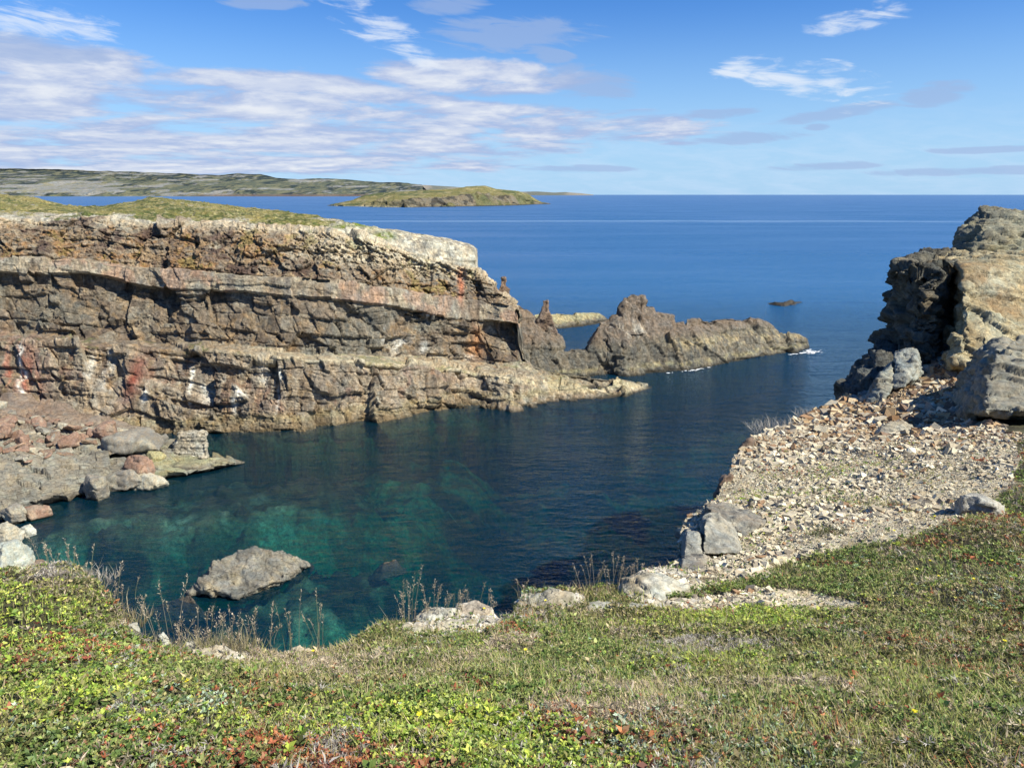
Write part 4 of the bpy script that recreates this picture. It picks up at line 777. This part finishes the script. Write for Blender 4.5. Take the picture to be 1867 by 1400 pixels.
# pale rocks on the near edge
WH = pal((.38, .35, .28), (.27, .24, .18), (.52, .50, .43), .6, .6)
def onground(u, v):
    t = np.linspace(2, 30, 900); p = P(u + 0 * t, v + 0 * t, t); g = hbase(p[:, 0], p[:, 1]); i = np.argmax(p[:, 2] < g); return p[i if i else -1], t[i if i else -1]
def gboulder(u, v, w, h, dp, cf, label, seed, **kw):
    p, t = onground(u, v); return boulder(u, v, 0, w, h, dp, cf, label, seed, t=t, **kw)
gboulder(1005, 1110, .60, .16, .36, WH, 'rounded white rock at the edge in the middle of the near rim', 101, flat=.7)
gboulder(1090, 1116, .34, .09, .26, WH, 'smaller pale rock half hidden in turf right of the rounded white one', 102)
gboulder(1160, 1116, .30, .09, .22, WH, 'flat pale stone in green turf below the pale stony mound', 103)
gboulder(935, 1176, .46, .09, .2, WH, 'flat white stone lying in the turf below the near rim', 104, flat=.7)
gboulder(1185, 1086, .72, .24, .5, WH, 'pale crumbling stony mound at the corner of the near rim', 105, amp=.05)
gboulder(800, 1128, .38, .10, .25, WH, 'pinkish white rock among tall seeding grass on the rim', 106)
gboulder(860, 1122, .36, .11, .24, pal((.40, .36, .30), (.28, .24, .2), (.5, .47, .42)), 'grey cream rock at the right end of the rim rubble', 107)
gboulder(835, 1150, .42, .10, .2, WH, 'low crusted white stone just below the rim rubble', 108)
gboulder(745, 1160, .26, .10, .2, WH, 'white crusted stone at the left end of the rim rubble', 109)
gboulder(975, 1138, .14, .07, .1, CREAM, 'little tan stone above the flat white stone', 110)
gboulder(243, 1152, .09, .08, .08, PALE, 'small white pebble at the foot of the heathery mound', 111)
gboulder(297, 1170, .10, .08, .08, PALE, 'small white pebble left of the straw coloured grass', 112)
gboulder(395, 1198, .26, .10, .16, WH, 'crusty white stone under the straw coloured grass', 113)
gboulder(350, 1186, .14, .07, .1, CREAM, 'small cream stone between white pebble and crusty white stone', 114)
gboulder(548, 1192, .18, .07, .1, WH, 'narrow pale stone beside a yellow flower at the rim', 115)
gboulder(310, 1318, .10, .05, .06, pal((.13, .08, .05), (.09, .05, .03), (.18, .12, .08)), 'dark brown stone sunk in bright green leaves', 116)

# ------------------------------------------------------------------ scree
def boxes(p, size, rs, cols, flat=.7):
    n = len(p); base = np.array([(x, y, z) for x in (-1, 1) for y in (-1, 1) for z in (-1, 1)], float)
    v = base[None] * (1 + rs.uniform(-.55, .12, (n, 8, 3))); v *= (size[:, None] * np.stack([rs.uniform(.7, 1.4, n), rs.uniform(.6, 1.1, n), rs.uniform(.35, .9, n) * flat * 1.6], -1))[:, None] * .5
    a = rs.uniform(0, 6.28, n); tx = rs.normal(0, .35, n); ty = rs.normal(0, .35, n); ca, sa = np.cos(a)[:, None], np.sin(a)[:, None]
    y2 = v[..., 1] * np.cos(tx)[:, None] - v[..., 2] * np.sin(tx)[:, None]; z2 = v[..., 1] * np.sin(tx)[:, None] + v[..., 2] * np.cos(tx)[:, None]; x2 = v[..., 0]
    x3 = x2 * np.cos(ty)[:, None] + z2 * np.sin(ty)[:, None]; z3 = -x2 * np.sin(ty)[:, None] + z2 * np.cos(ty)[:, None]
    V_ = np.stack([x3 * ca - y2 * sa, x3 * sa + y2 * ca, z3], -1) + p[:, None]
    f = np.array([(0, 1, 3, 2), (4, 6, 7, 5), (0, 4, 5, 1), (2, 3, 7, 6), (0, 2, 6, 4), (1, 5, 7, 3)]); Fc = (f[None] + 8 * np.arange(n)[:, None, None]).reshape(-1, 4)
    return V_.reshape(-1, 3), Fc, np.repeat(cols, 8, 0)
def sample(n, umin, umax, tmin, tmax, rs, pw=1.0):
    """random ground positions, denser near the viewer"""
    a0 = math.atan2((umin - 933.5) / F, .96); a1 = math.atan2((umax - 933.5) / F, .96)
    a = rs.uniform(a0, a1, n); r = tmin * (tmax / tmin) ** (rs.random(n) ** pw); x, y = r * np.sin(a), r * np.cos(a); return x, y, r, a
rs = np.random.default_rng(21)
x, y, r, a = sample(800000, 1100, 2150, 5.5, 34, rs, .55)
z = height(x, y); m = (stonemask(x, y, z) > .5) & (r < redge(a) - .02); x, y, z, r = x[m], y[m], z[m], r[m]
m = rs.random(len(x)) < .8; x, y, z, r = x[m], y[m], z[m], r[m]
dens = fbm(np.stack([x, y, 0 * x], -1), .7, 4, 91); size = np.clip(.017 * (rs.pareto(2.6, len(x)) + 1), .014, .14) * (.5 + r / 22) * lerp(.5, 1.02, sm(dens, -.3, .35))
pt = np.stack([x, y, z], -1); u, v, t = proj(pt)
size *= 1 + .9 * sm(-v, -830, -740); k = rs.random(len(x)) < lerp(.38, 1., sm(dens + .5 * sm(-v, -900, -760), -.25, .25)); x, y, z, r, pt, u, v, size, dens = x[k], y[k], z[k], r[k], pt[k], u[k], v[k], size[k], dens[k]
pick = rs.random(len(x)); C = np.zeros((len(x), 3)) + np.array((.52, .46, .335)); far = sm(-v + 60 * fbm(pt, .4, 3, 2), -860, -740)
C[pick < .35] = (.42, .36, .26); C[pick < .15] = (.25, .215, .165); C[pick > .85] = (.64, .59, .46); C[pick > .96] = (.30, .19, .11)
rust = np.array([(.36, .25, .14), (.27, .165, .09), (.42, .33, .21), (.19, .13, .09), (.36, .31, .24)])[rs.integers(0, 5, len(x))]
k = rs.random(len(x)) < far * .85; C[k] = rust[k]; C *= rs.uniform(.8, 1.15, (len(x), 1))
pt[:, 2] += size * .12
print('stones', len(x))
big = np.argsort(-size)[:120]
rest = np.setdiff1d(np.arange(len(x)), big)
rs2 = np.random.default_rng(77); x2, y2, r2, a2 = sample(60000, 150, 1300, 4.3, 9, rs2, .8); z2 = height(x2, y2); k = (stonemask(x2, y2, z2) > .5) & (r2 < redge(a2) - .01); p2 = np.stack([x2, y2, z2], -1)[k]
s2_ = np.clip(.012 * (rs2.pareto(2.2, len(p2)) + 1), .01, .06); c2_ = np.array([(.50, .47, .40), (.40, .36, .29), (.56, .53, .46), (.30, .27, .21)])[rs2.integers(0, 4, len(p2))] * rs2.uniform(.8, 1.15, (len(p2), 1))
Vv, Fc, Cc = boxes(np.concatenate([pt[rest], p2]), np.concatenate([size[rest], s2_]), rs, np.concatenate([C[rest], c2_]))
link('gravel', mk_mesh('gravel', Vv, Fc, Cc, smooth=False, mat=M_stone), 'pale and rusty loose gravel covering the slope above the edge', 'gravel', None, 'stuff')
# larger loose stones, each its own object
sp = []
for i, cf in enumerate((CREAM, GREY, pal((.36, .25, .14), (.24, .15, .08), (.42, .33, .22)), CREAM, pal((.30, .22, .15), (.2, .14, .1), (.4, .34, .25)))):
    sp.append(boulder(1500, 900, 0, 1, .5, .8, cf, 'loose angular stone lying on the gravel slope', 130 + i, t=12, name='stone', group='loose stones on the gravel slope', voxel=.07, amp=.05, flat=.7, mat=M_stone))
for n_i, j in enumerate(big):
    src = sp[rs.integers(5)]; o = sp[n_i] if n_i < 5 else src.copy()
    if n_i >= 5: COL.objects.link(o)
    s_ = min(size[j] * 1.3, .45) * rs.uniform(.8, 1.2); o.location = (pt[j, 0], pt[j, 1], z[j] - .1 * s_); o.scale = (s_, s_ * rs.uniform(.7, 1.2), s_ * rs.uniform(.7, 1.2)); o.rotation_euler = (rs.normal(0, .25), rs.normal(0, .25), rs.uniform(0, 6.28))

# ------------------------------------------------------------------ turf and heath
def unit(a): return a / np.maximum(np.linalg.norm(a, axis=-1, keepdims=True), 1e-9)
def leaves(b, d, L_, W_, col, rs, curl=.15):
    n = len(b); side = unit(np.cross(d, unit(rs.normal(0, 1, (n, 3)) * .45 + np.array((0, 0, 1.)))))
    up = np.cross(side, d); L_ = L_[:, None]; W_ = W_[:, None]
    q = np.stack([b, b + d * L_ * .5 + side * W_ * .5 + up * L_ * curl, b + d * L_, b + d * L_ * .5 - side * W_ * .5 + up * L_ * curl], 1)
    return q.reshape(-1, 3), np.arange(4 * n).reshape(-1, 4), np.repeat(col, 4, 0)
PALS = dict(
    lime=[(.25, .30, .045), (.18, .25, .035), (.32, .34, .07), (.12, .19, .03), (.22, .26, .08)],
    green=[(.10, .15, .035), (.07, .115, .03), (.15, .19, .05), (.05, .08, .02), (.19, .21, .07)],
    olive=[(.14, .14, .05), (.10, .105, .04), (.20, .18, .07), (.07, .08, .03), (.24, .20, .11)],
    dry=[(.27, .22, .15), (.20, .165, .12), (.34, .29, .21), (.13, .105, .08), (.30, .24, .14)],
    grey=[(.25, .23, .20), (.19, .17, .15), (.33, .31, .27), (.13, .115, .10), (.22, .19, .15)],
    red=[(.23, .075, .035), (.16, .05, .03), (.29, .12, .05), (.12, .045, .03), (.20, .10, .05)],
    silver=[(.24, .30, .22), (.18, .24, .16), (.14, .20, .10), (.28, .33, .24), (.10, .15, .06)])
def veg_cols(p, rs, u, v):
    n1 = fbm(p, .75, 4, 201); n2 = fbm(p, 1.9, 4, 202); n3 = fbm(p, 3.6, 3, 203); n4 = fbm(p, 1.1, 4, 204); n5 = fbm(p, 2.4, 3, 205)
    def g(cu, cv, su, sv): return np.exp(-((u - cu) / su) ** 2 - ((v - cv) / sv) ** 2)
    sc = {}
    sc['lime'] = .12 + fbm(p, .9, 3, 209) + .62 * g(230, 1300, 330, 110) + .8 * g(1380, 1130, 130, 22) + .6 * g(60, 1110, 110, 45) + .6 * n1 + .4 * g(1400, 1075, 100, 20)
    sc['green'] = .42 + .7 * n2 + .5 * g(1550, 1050, 200, 50) + .3 * g(1000, 1200, 300, 60)
    sc['olive'] = .40 + .7 * n4 + .35 * g(1700, 1200, 300, 150)
    sc['dry'] = .12 + .6 * fbm(p, .6, 3, 212) + .8 * n5 + .55 * g(1150, 1300, 260, 90) + .5 * g(500, 1205, 150, 22) + .4 * g(210, 1110, 60, 50)
    sc['grey'] = -.04 + .9 * n3 + .9 * g(100, 1050, 60, 18) + .6 * g(1300, 1180, 170, 30) + .5 * g(300, 1180, 120, 30) + .4 * g(1850, 800, 120, 60) + .5 * g(620, 1390, 150, 40)
    sc['red'] = .15 + .8 * fbm(p, 2.0, 4, 206) + .75 * fbm(p, .55, 3, 208) + .45 * g(90, 1210, 110, 30) + .5 * g(1640, 1110, 200, 14) + .45 * g(1560, 1030, 120, 14) + .3 * g(1850, 900, 60, 60) + .25 * g(400, 1215, 80, 12) + .3 * g(230, 1340, 90, 40)
    sc['silver'] = -.15 + 1. * fbm(p, 1.4, 3, 207) + .6 * g(400, 1290, 90, 30)
    keys = list(PALS); S_ = np.stack([sc[k] for k in keys], -1) + rs.gumbel(0, .16, (len(u), len(keys))); typ = S_.argmax(-1)
    tab = np.array([PALS[k] for k in keys]); c = tab[typ, rs.integers(0, 5, len(u))] * rs.uniform(1.0, 2.1, (len(u), 1)); return typ, c
rs = np.random.default_rng(33)
def veg_points(n, tmin, tmax, pw, umin=-250, umax=2150):
    x, y, r, a = sample(n, umin, umax, tmin, tmax, rs, pw); z = height(x, y)
    m = (r < redge(a) + .02); x, y, z, r = x[m], y[m], z[m], r[m]
    sm_ = stonemask(x, y, z); m = (sm_ < .5) | (rs.random(len(x)) < .05 + .25 * sm(fbm(np.stack([x, y, 0 * x], -1), 1.3, 3, 88), .12, .3)); p = np.stack([x, y, z], -1)[m]; r = r[m]
    u, v, t = proj(p); return p, r, u, v
# rosettes of small leaves
p, r, u, v = veg_points(200000, 1.5, 18, .85)
m = rs.random(len(p)) < lerp(.35, 1., sm(fbm(p, 3.1, 4, 57), -.3, .05)); p, r, u, v = p[m], r[m], u[m], v[m]
k_ = 6; n = len(p); typ, c = veg_cols(p, rs, u, v); print('rosettes', n)
hh = .012 + .035 * rs.random(n) + .03 * np.clip(fbm(p, 5., 3, 55), -.3, 1)
ax = unit(rs.normal(0, .35, (n, 3)) + np.array((0, 0, 1.)))
ctr = np.repeat(p + np.stack([0 * hh, 0 * hh, hh], -1), k_, 0); az_ = (np.tile(np.arange(k_) / k_ * 6.283, n) + np.repeat(rs.uniform(0, 6.28, n), k_) + rs.normal(0, .3, n * k_)); el_ = rs.uniform(.05, 1.1, n * k_)
d_ = unit(np.stack([np.cos(az_) * np.cos(el_), np.sin(az_) * np.cos(el_), np.sin(el_)], -1) + (np.repeat(ax, k_, 0) - np.array((0, 0, 1.))) * .8)
tp = np.repeat(typ, k_); Lr = rs.uniform(.010, .019, n * k_) * np.repeat(1 + 1.1 * (rs.random(n) < .012), k_) * (.8 + np.repeat(r, k_) * .10); nar = np.isin(tp, (3, 4))
Wr = Lr * np.where(nar, .22, .5) * rs.uniform(.7, 1.2, n * k_); Lr = np.where(nar, Lr * 1.5, Lr)
cc = np.repeat(c, k_, 0) * rs.uniform(.8, 1.2, (n * k_, 1)); sw = rs.random(n * k_) < .06; cc[sw] = cc[sw] * .4 + np.array((.30, .24, .14)) * .6
Vv, Fc, Cc = leaves(ctr, d_, Lr, Wr, cc, rs)
link('heath', mk_mesh('heath', Vv, Fc, Cc, mat=M_leaf), 'low mat of crowberry, small leaves and dry twigs on the near rim', 'heath', None, 'stuff')
# blades
def blades(b, d, L_, W_, bend, col):
    n = len(b); side = unit(np.cross(d, np.array((0, 0, 1.)) + 0 * d + 1e-3)); L_ = L_[:, None]; W_ = W_[:, None]
    m_ = b + d * L_ * .55; tip = b + d * L_ * .95 + bend * L_
    q = np.stack([b - side * W_ * .5, b + side * W_ * .5, m_ + side * W_ * .4 + bend * L_ * .2, m_ - side * W_ * .4 + bend * L_ * .2, tip + side * W_ * .06, tip - side * W_ * .06], 1)
    i = 6 * np.arange(n)[:, None]; Fc = np.concatenate([i + np.array([[0, 1, 2, 3]]), i + np.array([[3, 2, 4, 5]])], 0); return q.reshape(-1, 3), Fc, np.repeat(col, 6, 0)
p, r, u, v = veg_points(330000, 1.5, 16, .8)
gm = .45 + .9 * fbm(p, .9, 4, 301) + .5 * np.exp(-((u - 1700) / 350) ** 2 - ((v - 1250) / 150) ** 2) + .2 * sm(u, 500, 900) - .35 * (u < 450) * (v > 1200)
m = rs.random(len(p)) < np.clip(gm, .08, 1); p, r, u, v = p[m], r[m], u[m], v[m]; n = len(p)
typ, c = veg_cols(p, rs, u, v); pk = rs.random(n); c = np.where((pk < .45)[:, None], np.array((.25, .27, .07)), np.where((pk < .68)[:, None], np.array((.38, .32, .18)), c)) * rs.uniform(.7, 1.5, (n, 1))
d_ = unit(rs.normal(0, .42, (n, 3)) * np.array((1, 1, .2)) + np.array((.05, .05, 1.))); bend = rs.normal(0, .25, (n, 3)) * np.array((1, 1, .3)) - np.array((0, 0, .08))
Vv, Fc, Cc = blades(p, d_, rs.uniform(.03, .085, n) * (1 + .03 * r), rs.uniform(.0016, .0035, n) * (.8 + r * .12), bend, c); print('blades', n)
link('grass', mk_mesh('grass', Vv, Fc, Cc, mat=M_straw), 'short green and straw coloured grass growing through the heath', 'grass', None, 'stuff')

# ------------------------------------------------------------------ tall seeding grass tufts on the rim
def tube(path, rad, col, ns=4):
    path = np.asarray(path, float); n = len(path); tn = unit(np.gradient(path, axis=0)); a = unit(np.cross(tn, np.array((.3, .9, .1)))); b = np.cross(tn, a); rad = np.broadcast_to(rad, n)
    an = np.arange(ns) / ns * 2 * math.pi; V_ = path[:, None] + (a[:, None] * np.cos(an)[None, :, None] + b[:, None] * np.sin(an)[None, :, None]) * rad[:, None, None]
    i = np.arange(n * ns).reshape(n, ns); Fc = np.stack([i[:-1], np.roll(i, -1, 1)[:-1], np.roll(i, -1, 1)[1:], i[1:]], -1).reshape(-1, 4); return V_.reshape(-1, 3), Fc, np.tile(np.array(col), (n * ns, 1))
def stalk(parent, base, h, lean, rs, kind):
    q = np.linspace(0, 1, 9); path = np.stack([base[0] + lean[0] * h * q ** 1.8, base[1] + lean[1] * h * q ** 1.8, base[2] + h * q * (1 - .1 * (lean[0] ** 2))], -1)
    g_ = np.array([(.34, .29, .20), (.27, .22, .16), (.40, .35, .25), (.25, .24, .12)][rs.integers(4)]); V_, Fc, Cc = tube(path, .0014 * (1.25 - .6 * q), g_)
    st = link('stalk', mk_mesh('stalk', V_, Fc, Cc, mat=M_straw), parent=parent)
    ns = 34 if kind else 18; s0 = .68 if kind else .8; qq = s0 + (1 - s0) * rs.random(ns); b = np.stack([np.interp(qq, q, path[:, i]) for i in range(3)], -1)
    d_ = unit(np.stack([rs.normal(lean[0], .5, ns), rs.normal(0, .4, ns), rs.uniform(.5, 1.3, ns)], -1)); off = rs.uniform(0, .022 if kind else .007, ns)[:, None]
    V_, Fc, Cc = leaves(b + d_ * off, d_, rs.uniform(.011, .021, ns), rs.uniform(.0035, .006, ns), np.array((.42, .35, .25)) * rs.uniform(.6, 1.3, (ns, 1)), rs, .2)
    link('seed_head', mk_mesh('seed_head', V_, Fc, Cc, mat=M_straw), parent=st)
def tuft(us_, v0, tops, label, seed, kind=1, blades_n=40, spread=.06):
    rs = np.random.default_rng(seed); uc = float(np.mean(us_)); p, t = onground(uc, v0)
    th = math.atan2(p[0], p[1]); rr = min(math.hypot(p[0], p[1]), float(redge(th)) - .04); c = np.array((rr * math.sin(th), rr * math.cos(th), 0)); c[2] = float(height(np.array([c[0]]), np.array([c[1]]))[0])
    _, _, t = proj(c); e = bpy.data.objects.new('grass_tuft', None); COL.objects.link(e); tag(e, label, 'grass', 'tall seeding grass tufts along the near rim'); e.location = c
    _ex = [(float(rs.choice(us_)) + rs.normal(0, 9), v0 - (v0 - float(rs.choice(tops))) * rs.uniform(.35, .95)) for _ in range(int(len(us_) * 1.3))]
    for u, tv in list(zip(us_, tops)) + _ex:
        top = P(u, tv, t); b = np.array(((top[0] - c[0]) * rs.uniform(.35, .7), rs.normal(0, spread), -.01)); h = max(.12, top[2] - c[2]); ln = np.array(((top[0] - c[0] - b[0]) / h + rs.normal(.04, .10), rs.normal(0, .12)))
        stalk(e, b, h, ln, rs, kind if rs.random() < .8 else 0)
    n = blades_n; w = max(.06, (max(us_) - min(us_)) * t / F * .5); b = np.stack([rs.normal(0, w, n), rs.normal(0, .05, n), 0 * np.zeros(n) - .01], -1); d_ = unit(rs.normal(0, .25, (n, 3)) * np.array((1, 1, .2)) + np.array((0, 0, 1.)))
    V_, Fc, Cc = blades(b, d_, rs.uniform(.08, .22, n), rs.uniform(.002, .004, n), rs.normal(0, .25, (n, 3)) * np.array((1, 1, .3)), np.array([(.33, .29, .16), (.20, .20, .08), (.40, .34, .22)])[rs.integers(0, 3, n)] * rs.uniform(.7, 1.2, (n, 1)))
    link('leaf_blades', mk_mesh('leaf_blades', V_, Fc, Cc, mat=M_straw), parent=e)
tuft([75, 85, 92, 100], 1030, [965, 990, 1000, 985], 'bleached seeding grass tuft on top of the heathery mound at far left', 1)
tuft([122, 128, 134], 1035, [975, 1000, 990], 'thin grass tuft just right of the bleached one on the heathery mound', 2, 0, 20)
tuft([172, 158], 1050, [992, 1020], 'lone pair of thin leaning stems at the right shoulder of the mound', 3, 0, 10)
tuft([212, 205, 226], 1100, [1018, 1050, 1070], 'fine grass tuft on the steep right side of the mound', 4, 1, 16)
tuft([262, 246], 1150, [1072, 1110], 'curved thin stems rising in front of the dark water left of the wedge rock', 5, 0, 16)
tuft([287, 300, 320, 332, 338, 275], 1175, [1056, 1046, 1042, 1110, 1130, 1110], 'tall grass tuft standing below the left end of the wedge rock', 6, 1, 45)
tuft([348, 362, 372, 385, 395], 1190, [1110, 1095, 1105, 1120, 1130], 'dense shorter seeding grass tuft right of the tall one', 7, 1, 70)
tuft([405, 415, 425, 438, 448], 1195, [1105, 1100, 1092, 1118, 1100], 'brown fluffy grass tuft below the middle of the wedge rock', 8, 1, 80)
tuft([462, 470, 480, 492], 1195, [1085, 1080, 1095, 1140], 'bushy grass tuft with drooping stems under the right half of the wedge rock', 9, 1, 60)
tuft([525, 534, 546], 1192, [1068, 1085, 1060], 'tall airy stems in front of the green shoal', 10, 0, 30)
tuft([572, 580, 598], 1185, [1072, 1085, 1100], 'faint tall stems right of the airy ones', 11, 0, 24)
tuft([727, 733, 745, 754, 760], 1130, [1045, 1060, 1048, 1040, 1028], 'tall upright grass tuft at the left end of the rim rubble', 12, 1, 40)
tuft([772, 780, 790, 797, 805], 1125, [1062, 1055, 1048, 1060, 1080], 'nodding grass tuft behind the pinkish white rock', 13, 1, 30)
tuft([838, 845, 850, 830], 1120, [1060, 1055, 1075, 1092], 'grass tuft with spread heads at the middle of the rim rubble', 14, 1, 24)
tuft([866, 890, 895], 1118, [1050, 1060, 1058], 'sparse grass stems behind the grey cream rock', 15, 1, 14)
tuft([943, 950, 978], 1110, [1038, 1040, 1068], 'lone tall stems just left of the rounded white rock', 16, 0, 8)
tuft([1062, 1076, 1084, 1096], 1082, [1005, 1010, 992, 1008], 'tall grass tuft with one bent over head above the right turf rim', 17, 1, 30)
tuft([1118, 1126, 1132, 1105], 1084, [1000, 992, 1000, 1022], 'tallest bushy headed grass tuft on the right turf rim', 18, 1, 36)
tuft([1155, 1166, 1172, 1150], 1078, [1012, 1008, 1018, 1035], 'bushy headed grass tuft beside the pale stony mound', 19, 1, 30)
# dry grass tussocks and rim grass on the scree corner
def tussock(u, v, w, h, n, label, seed, cols, lean=0., name='grass_tussock'):
    rs = np.random.default_rng(seed); p, t = onground(u, v); th = math.atan2(p[0], p[1]); rr = min(math.hypot(p[0], p[1]), float(redge(th)) - .03)
    c = np.array((rr * math.sin(th), rr * math.cos(th), 0)); c[2] = float(height(np.array([c[0]]), np.array([c[1]]))[0]) - .02
    b = np.clip(rs.normal(0, 1, (n, 3)), -1.5, 1.5) * np.array((w * .45, w * .25, 0)); d_ = unit(rs.normal(0, .4, (n, 3)) * np.array((1, 1, .2)) + np.array((lean, 0, 1.)) + b * np.array((.6 / w, .6 / w, 0)))
    V_, Fc, Cc = blades(b, d_, rs.uniform(.5, 1.1, n) * h, rs.uniform(.002, .0045, n) * (.6 + t * .12), rs.normal(0, .25, (n, 3)) * np.array((1, 1, .3)), np.array(cols)[rs.integers(0, len(cols), n)] * rs.uniform(.7, 1.25, (n, 1)))
    o = link(name, mk_mesh(name, V_, Fc, Cc, mat=M_straw), label, 'grass'); o.location = c
ST = [(.40, .35, .20), (.30, .26, .13), (.22, .22, .08), (.45, .40, .28)]
tussock(400, 1192, .28, .12, 700, 'straw coloured grass tussock on the lowest part of the rim', 1, ST)
tussock(330, 1182, .18, .08, 300, 'small dry tussock beside the white pebble', 2, ST)
tussock(600, 1186, .25, .09, 400, 'reddish dry grass tussock where the rim rises again', 3, [(.30, .22, .13), (.24, .20, .08), (.2, .2, .06)])
tussock(740, 1130, .22, .10, 300, 'dry tussock at the foot of the tall upright tuft', 4, ST)
tussock(1070, 1090, .3, .08, 350, 'dry reddish tussock behind the smaller pale rock', 5, [(.30, .20, .12), (.34, .28, .16), (.2, .2, .06)])
tussock(50, 1035, .3, .09, 500, 'bleached wiry tussock along the top of the mound', 6, [(.40, .36, .30), (.3, .26, .2)])
tussock(140, 1045, .35, .09, 600, 'grey wiry tussock on the right top of the mound', 7, [(.40, .37, .32), (.3, .27, .22)])
tussock(215, 1095, .25, .09, 450, 'tan dry tussock hanging on the steep right side of the mound', 8, [(.33, .28, .18), (.25, .2, .12), (.2, .2, .07)])
for i, (u, v) in enumerate(((1392, 783), (1405, 778), (1418, 774), (1430, 770), (1445, 765), (1458, 760), (1475, 756))):
    pass
tussock(1425, 782, 1.3, .42, 420, 'row of bleached bristly grass along the far corner of the scree', 20, [(.42, .40, .34), (.32, .29, .24)])
tussock(1480, 752, .7, .3, 160, 'thin bleached grass at the back corner of the scree', 21, [(.42, .40, .34), (.32, .29, .24)])
tussock(1505, 985, .28, .16, 200, 'dark green tussock among grey stones low on the scree', 22, [(.06, .07, .03), (.12, .12, .05)])
tussock(1520, 820, .4, .12, 200, 'green yellow tussock in the middle of the upper scree', 23, [(.16, .17, .05), (.25, .22, .1)])
tussock(1620, 930, .4, .14, 260, 'olive tussock in the middle of the lower scree', 24, [(.14, .15, .05), (.25, .22, .1)])
tussock(1375, 962, .22, .14, 160, 'brown tussock under the tilted plate', 25, [(.2, .15, .06), (.28, .22, .1)])
tussock(1320, 1015, .3, .16, 200, 'wispy straw tussock in front of the smooth grey edge block', 26, ST)
tussock(1850, 470, 1.0, .5, 260, 'green bush of grass beside the rock dome', 27, [(.12, .15, .04), (.2, .2, .08)]) if False else None
# ------------------------------------------------------------------ flowers
def flower(u, v, h, label, seed, s=.016, group='yellow flowers scattered over the turf'):
    rs = np.random.default_rng(seed); p, t = onground(u, v); c = np.array((p[0], p[1], float(height(np.array([p[0]]), np.array([p[1]]))[0])))
    e = bpy.data.objects.new('yellow_flower', None); COL.objects.link(e); tag(e, label, 'flower', group); e.location = c
    q = np.linspace(0, 1, 5); path = np.stack([rs.normal(0, .01) * q, rs.normal(0, .01) * q, h * q], -1); V_, Fc, Cc = tube(path, .0012, (.12, .17, .04)); link('stem', mk_mesh('stem', V_, Fc, mat=M_stem), parent=e)
    n = 14; a = np.arange(n) / n * 6.283; el_ = rs.uniform(.15, .6, n); tilt = np.array((0, -.45, .35)); d_ = unit(np.stack([np.cos(a) * np.cos(el_), np.sin(a) * np.cos(el_), np.sin(el_)], -1) + tilt * .35)
    top = path[-1][None] + 0 * d_; V_, Fc, Cc = leaves(top, d_, np.full(n, s), np.full(n, s * .42), np.ones((n, 3)), rs, .05); link('petals', mk_mesh('petals', V_, Fc, mat=M_petal), parent=e)
    bm = bmesh.new(); bmesh.ops.create_icosphere(bm, subdivisions=1, radius=s * .38); me = bpy.data.meshes.new('flower_centre'); bm.to_mesh(me); bm.free(); me.materials.append(M_centre); o = link('flower_centre', me, parent=e); o.location = tuple(path[-1] + np.array((0, 0, s * .15)))
FL = [(520, 1178, 'yellow flower on the rim at the right end of the tall rim grasses'), (563, 1182, 'yellow flower on the rim beside the narrow pale stone'), (573, 1200, 'yellow flower just below the narrow pale stone'), (350, 1142, 'small yellow flower among stems below the wedge rock'), (577, 1165, 'little yellow flower against the green water'),
      (885, 1118, 'yellow flower on the grey cream rim rock'), (992, 1108, 'yellow flower beside the rounded white rim rock'), (958, 1204, 'pair like yellow flower in the turf below the flat white stone'), (777, 1332, 'yellow flower low in the middle foreground'), (347, 1258, 'yellow flower in the bright green mat at left'), (1663, 1335, 'yellow flower low in the right foreground'),
      (1828, 1196, 'yellow flower in long turf near the right edge'), (1672, 1036, 'yellow flower on the green slope left of its neighbour'), (1703, 1048, 'yellow flower on the green slope just above its neighbour'), (1768, 1072, 'yellow flower at the lower edge of the green slope'), (1664, 1070, 'yellow flower in the middle of the green slope'), (1695, 1028, 'topmost yellow flower on the green slope'), (1804, 1028, 'yellow flower high at the right of the green slope'), (1627, 978, 'yellow flower in gravel above the green slope'), (1704, 942, 'yellow flower beside the grey lichened boulder')]
for i, (u, v, lb) in enumerate(FL): flower(u, v + 10, .05 + .02 * (i % 3), lb, i, .014 if v > 1090 else .018)
# foam at the ridge tip
rs = np.random.default_rng(9); n = 90; uu_ = np.concatenate([rs.normal(1480, 7, 55), rs.uniform(1440, 1475, 15), rs.uniform(1215, 1300, 20)]); vv_ = np.concatenate([rs.normal(641, 1.6, 55), np.zeros(15), np.zeros(20)]); fr_ = I(uu_, [(1200, 681), (1267, 674), (1312, 665), (1390, 652), (1440, 646), (1478, 640)]); vv_ = np.where(vv_ == 0, fr_ + rs.normal(1, .5, n), vv_)
c = PZ(uu_, vv_, .03); s_ = rs.uniform(.04, .18, n); a = np.arange(8) / 8 * 6.283
V_ = c[:, None] + np.stack([np.cos(a)[None] * s_[:, None] * 2 * rs.uniform(.6, 1.2, (n, 8)), np.sin(a)[None] * s_[:, None] * rs.uniform(.6, 1.2, (n, 8)), np.tile([.0, .03], 4)[None] + 0 * s_[:, None]], -1)
me = mk_mesh('foam', V_.reshape(-1, 3), np.arange(n * 8).reshape(n, 8), mat=M_foam); link('foam', me, 'small white foam where the swell breaks at the ridge tip', 'foam', None, 'stuff')
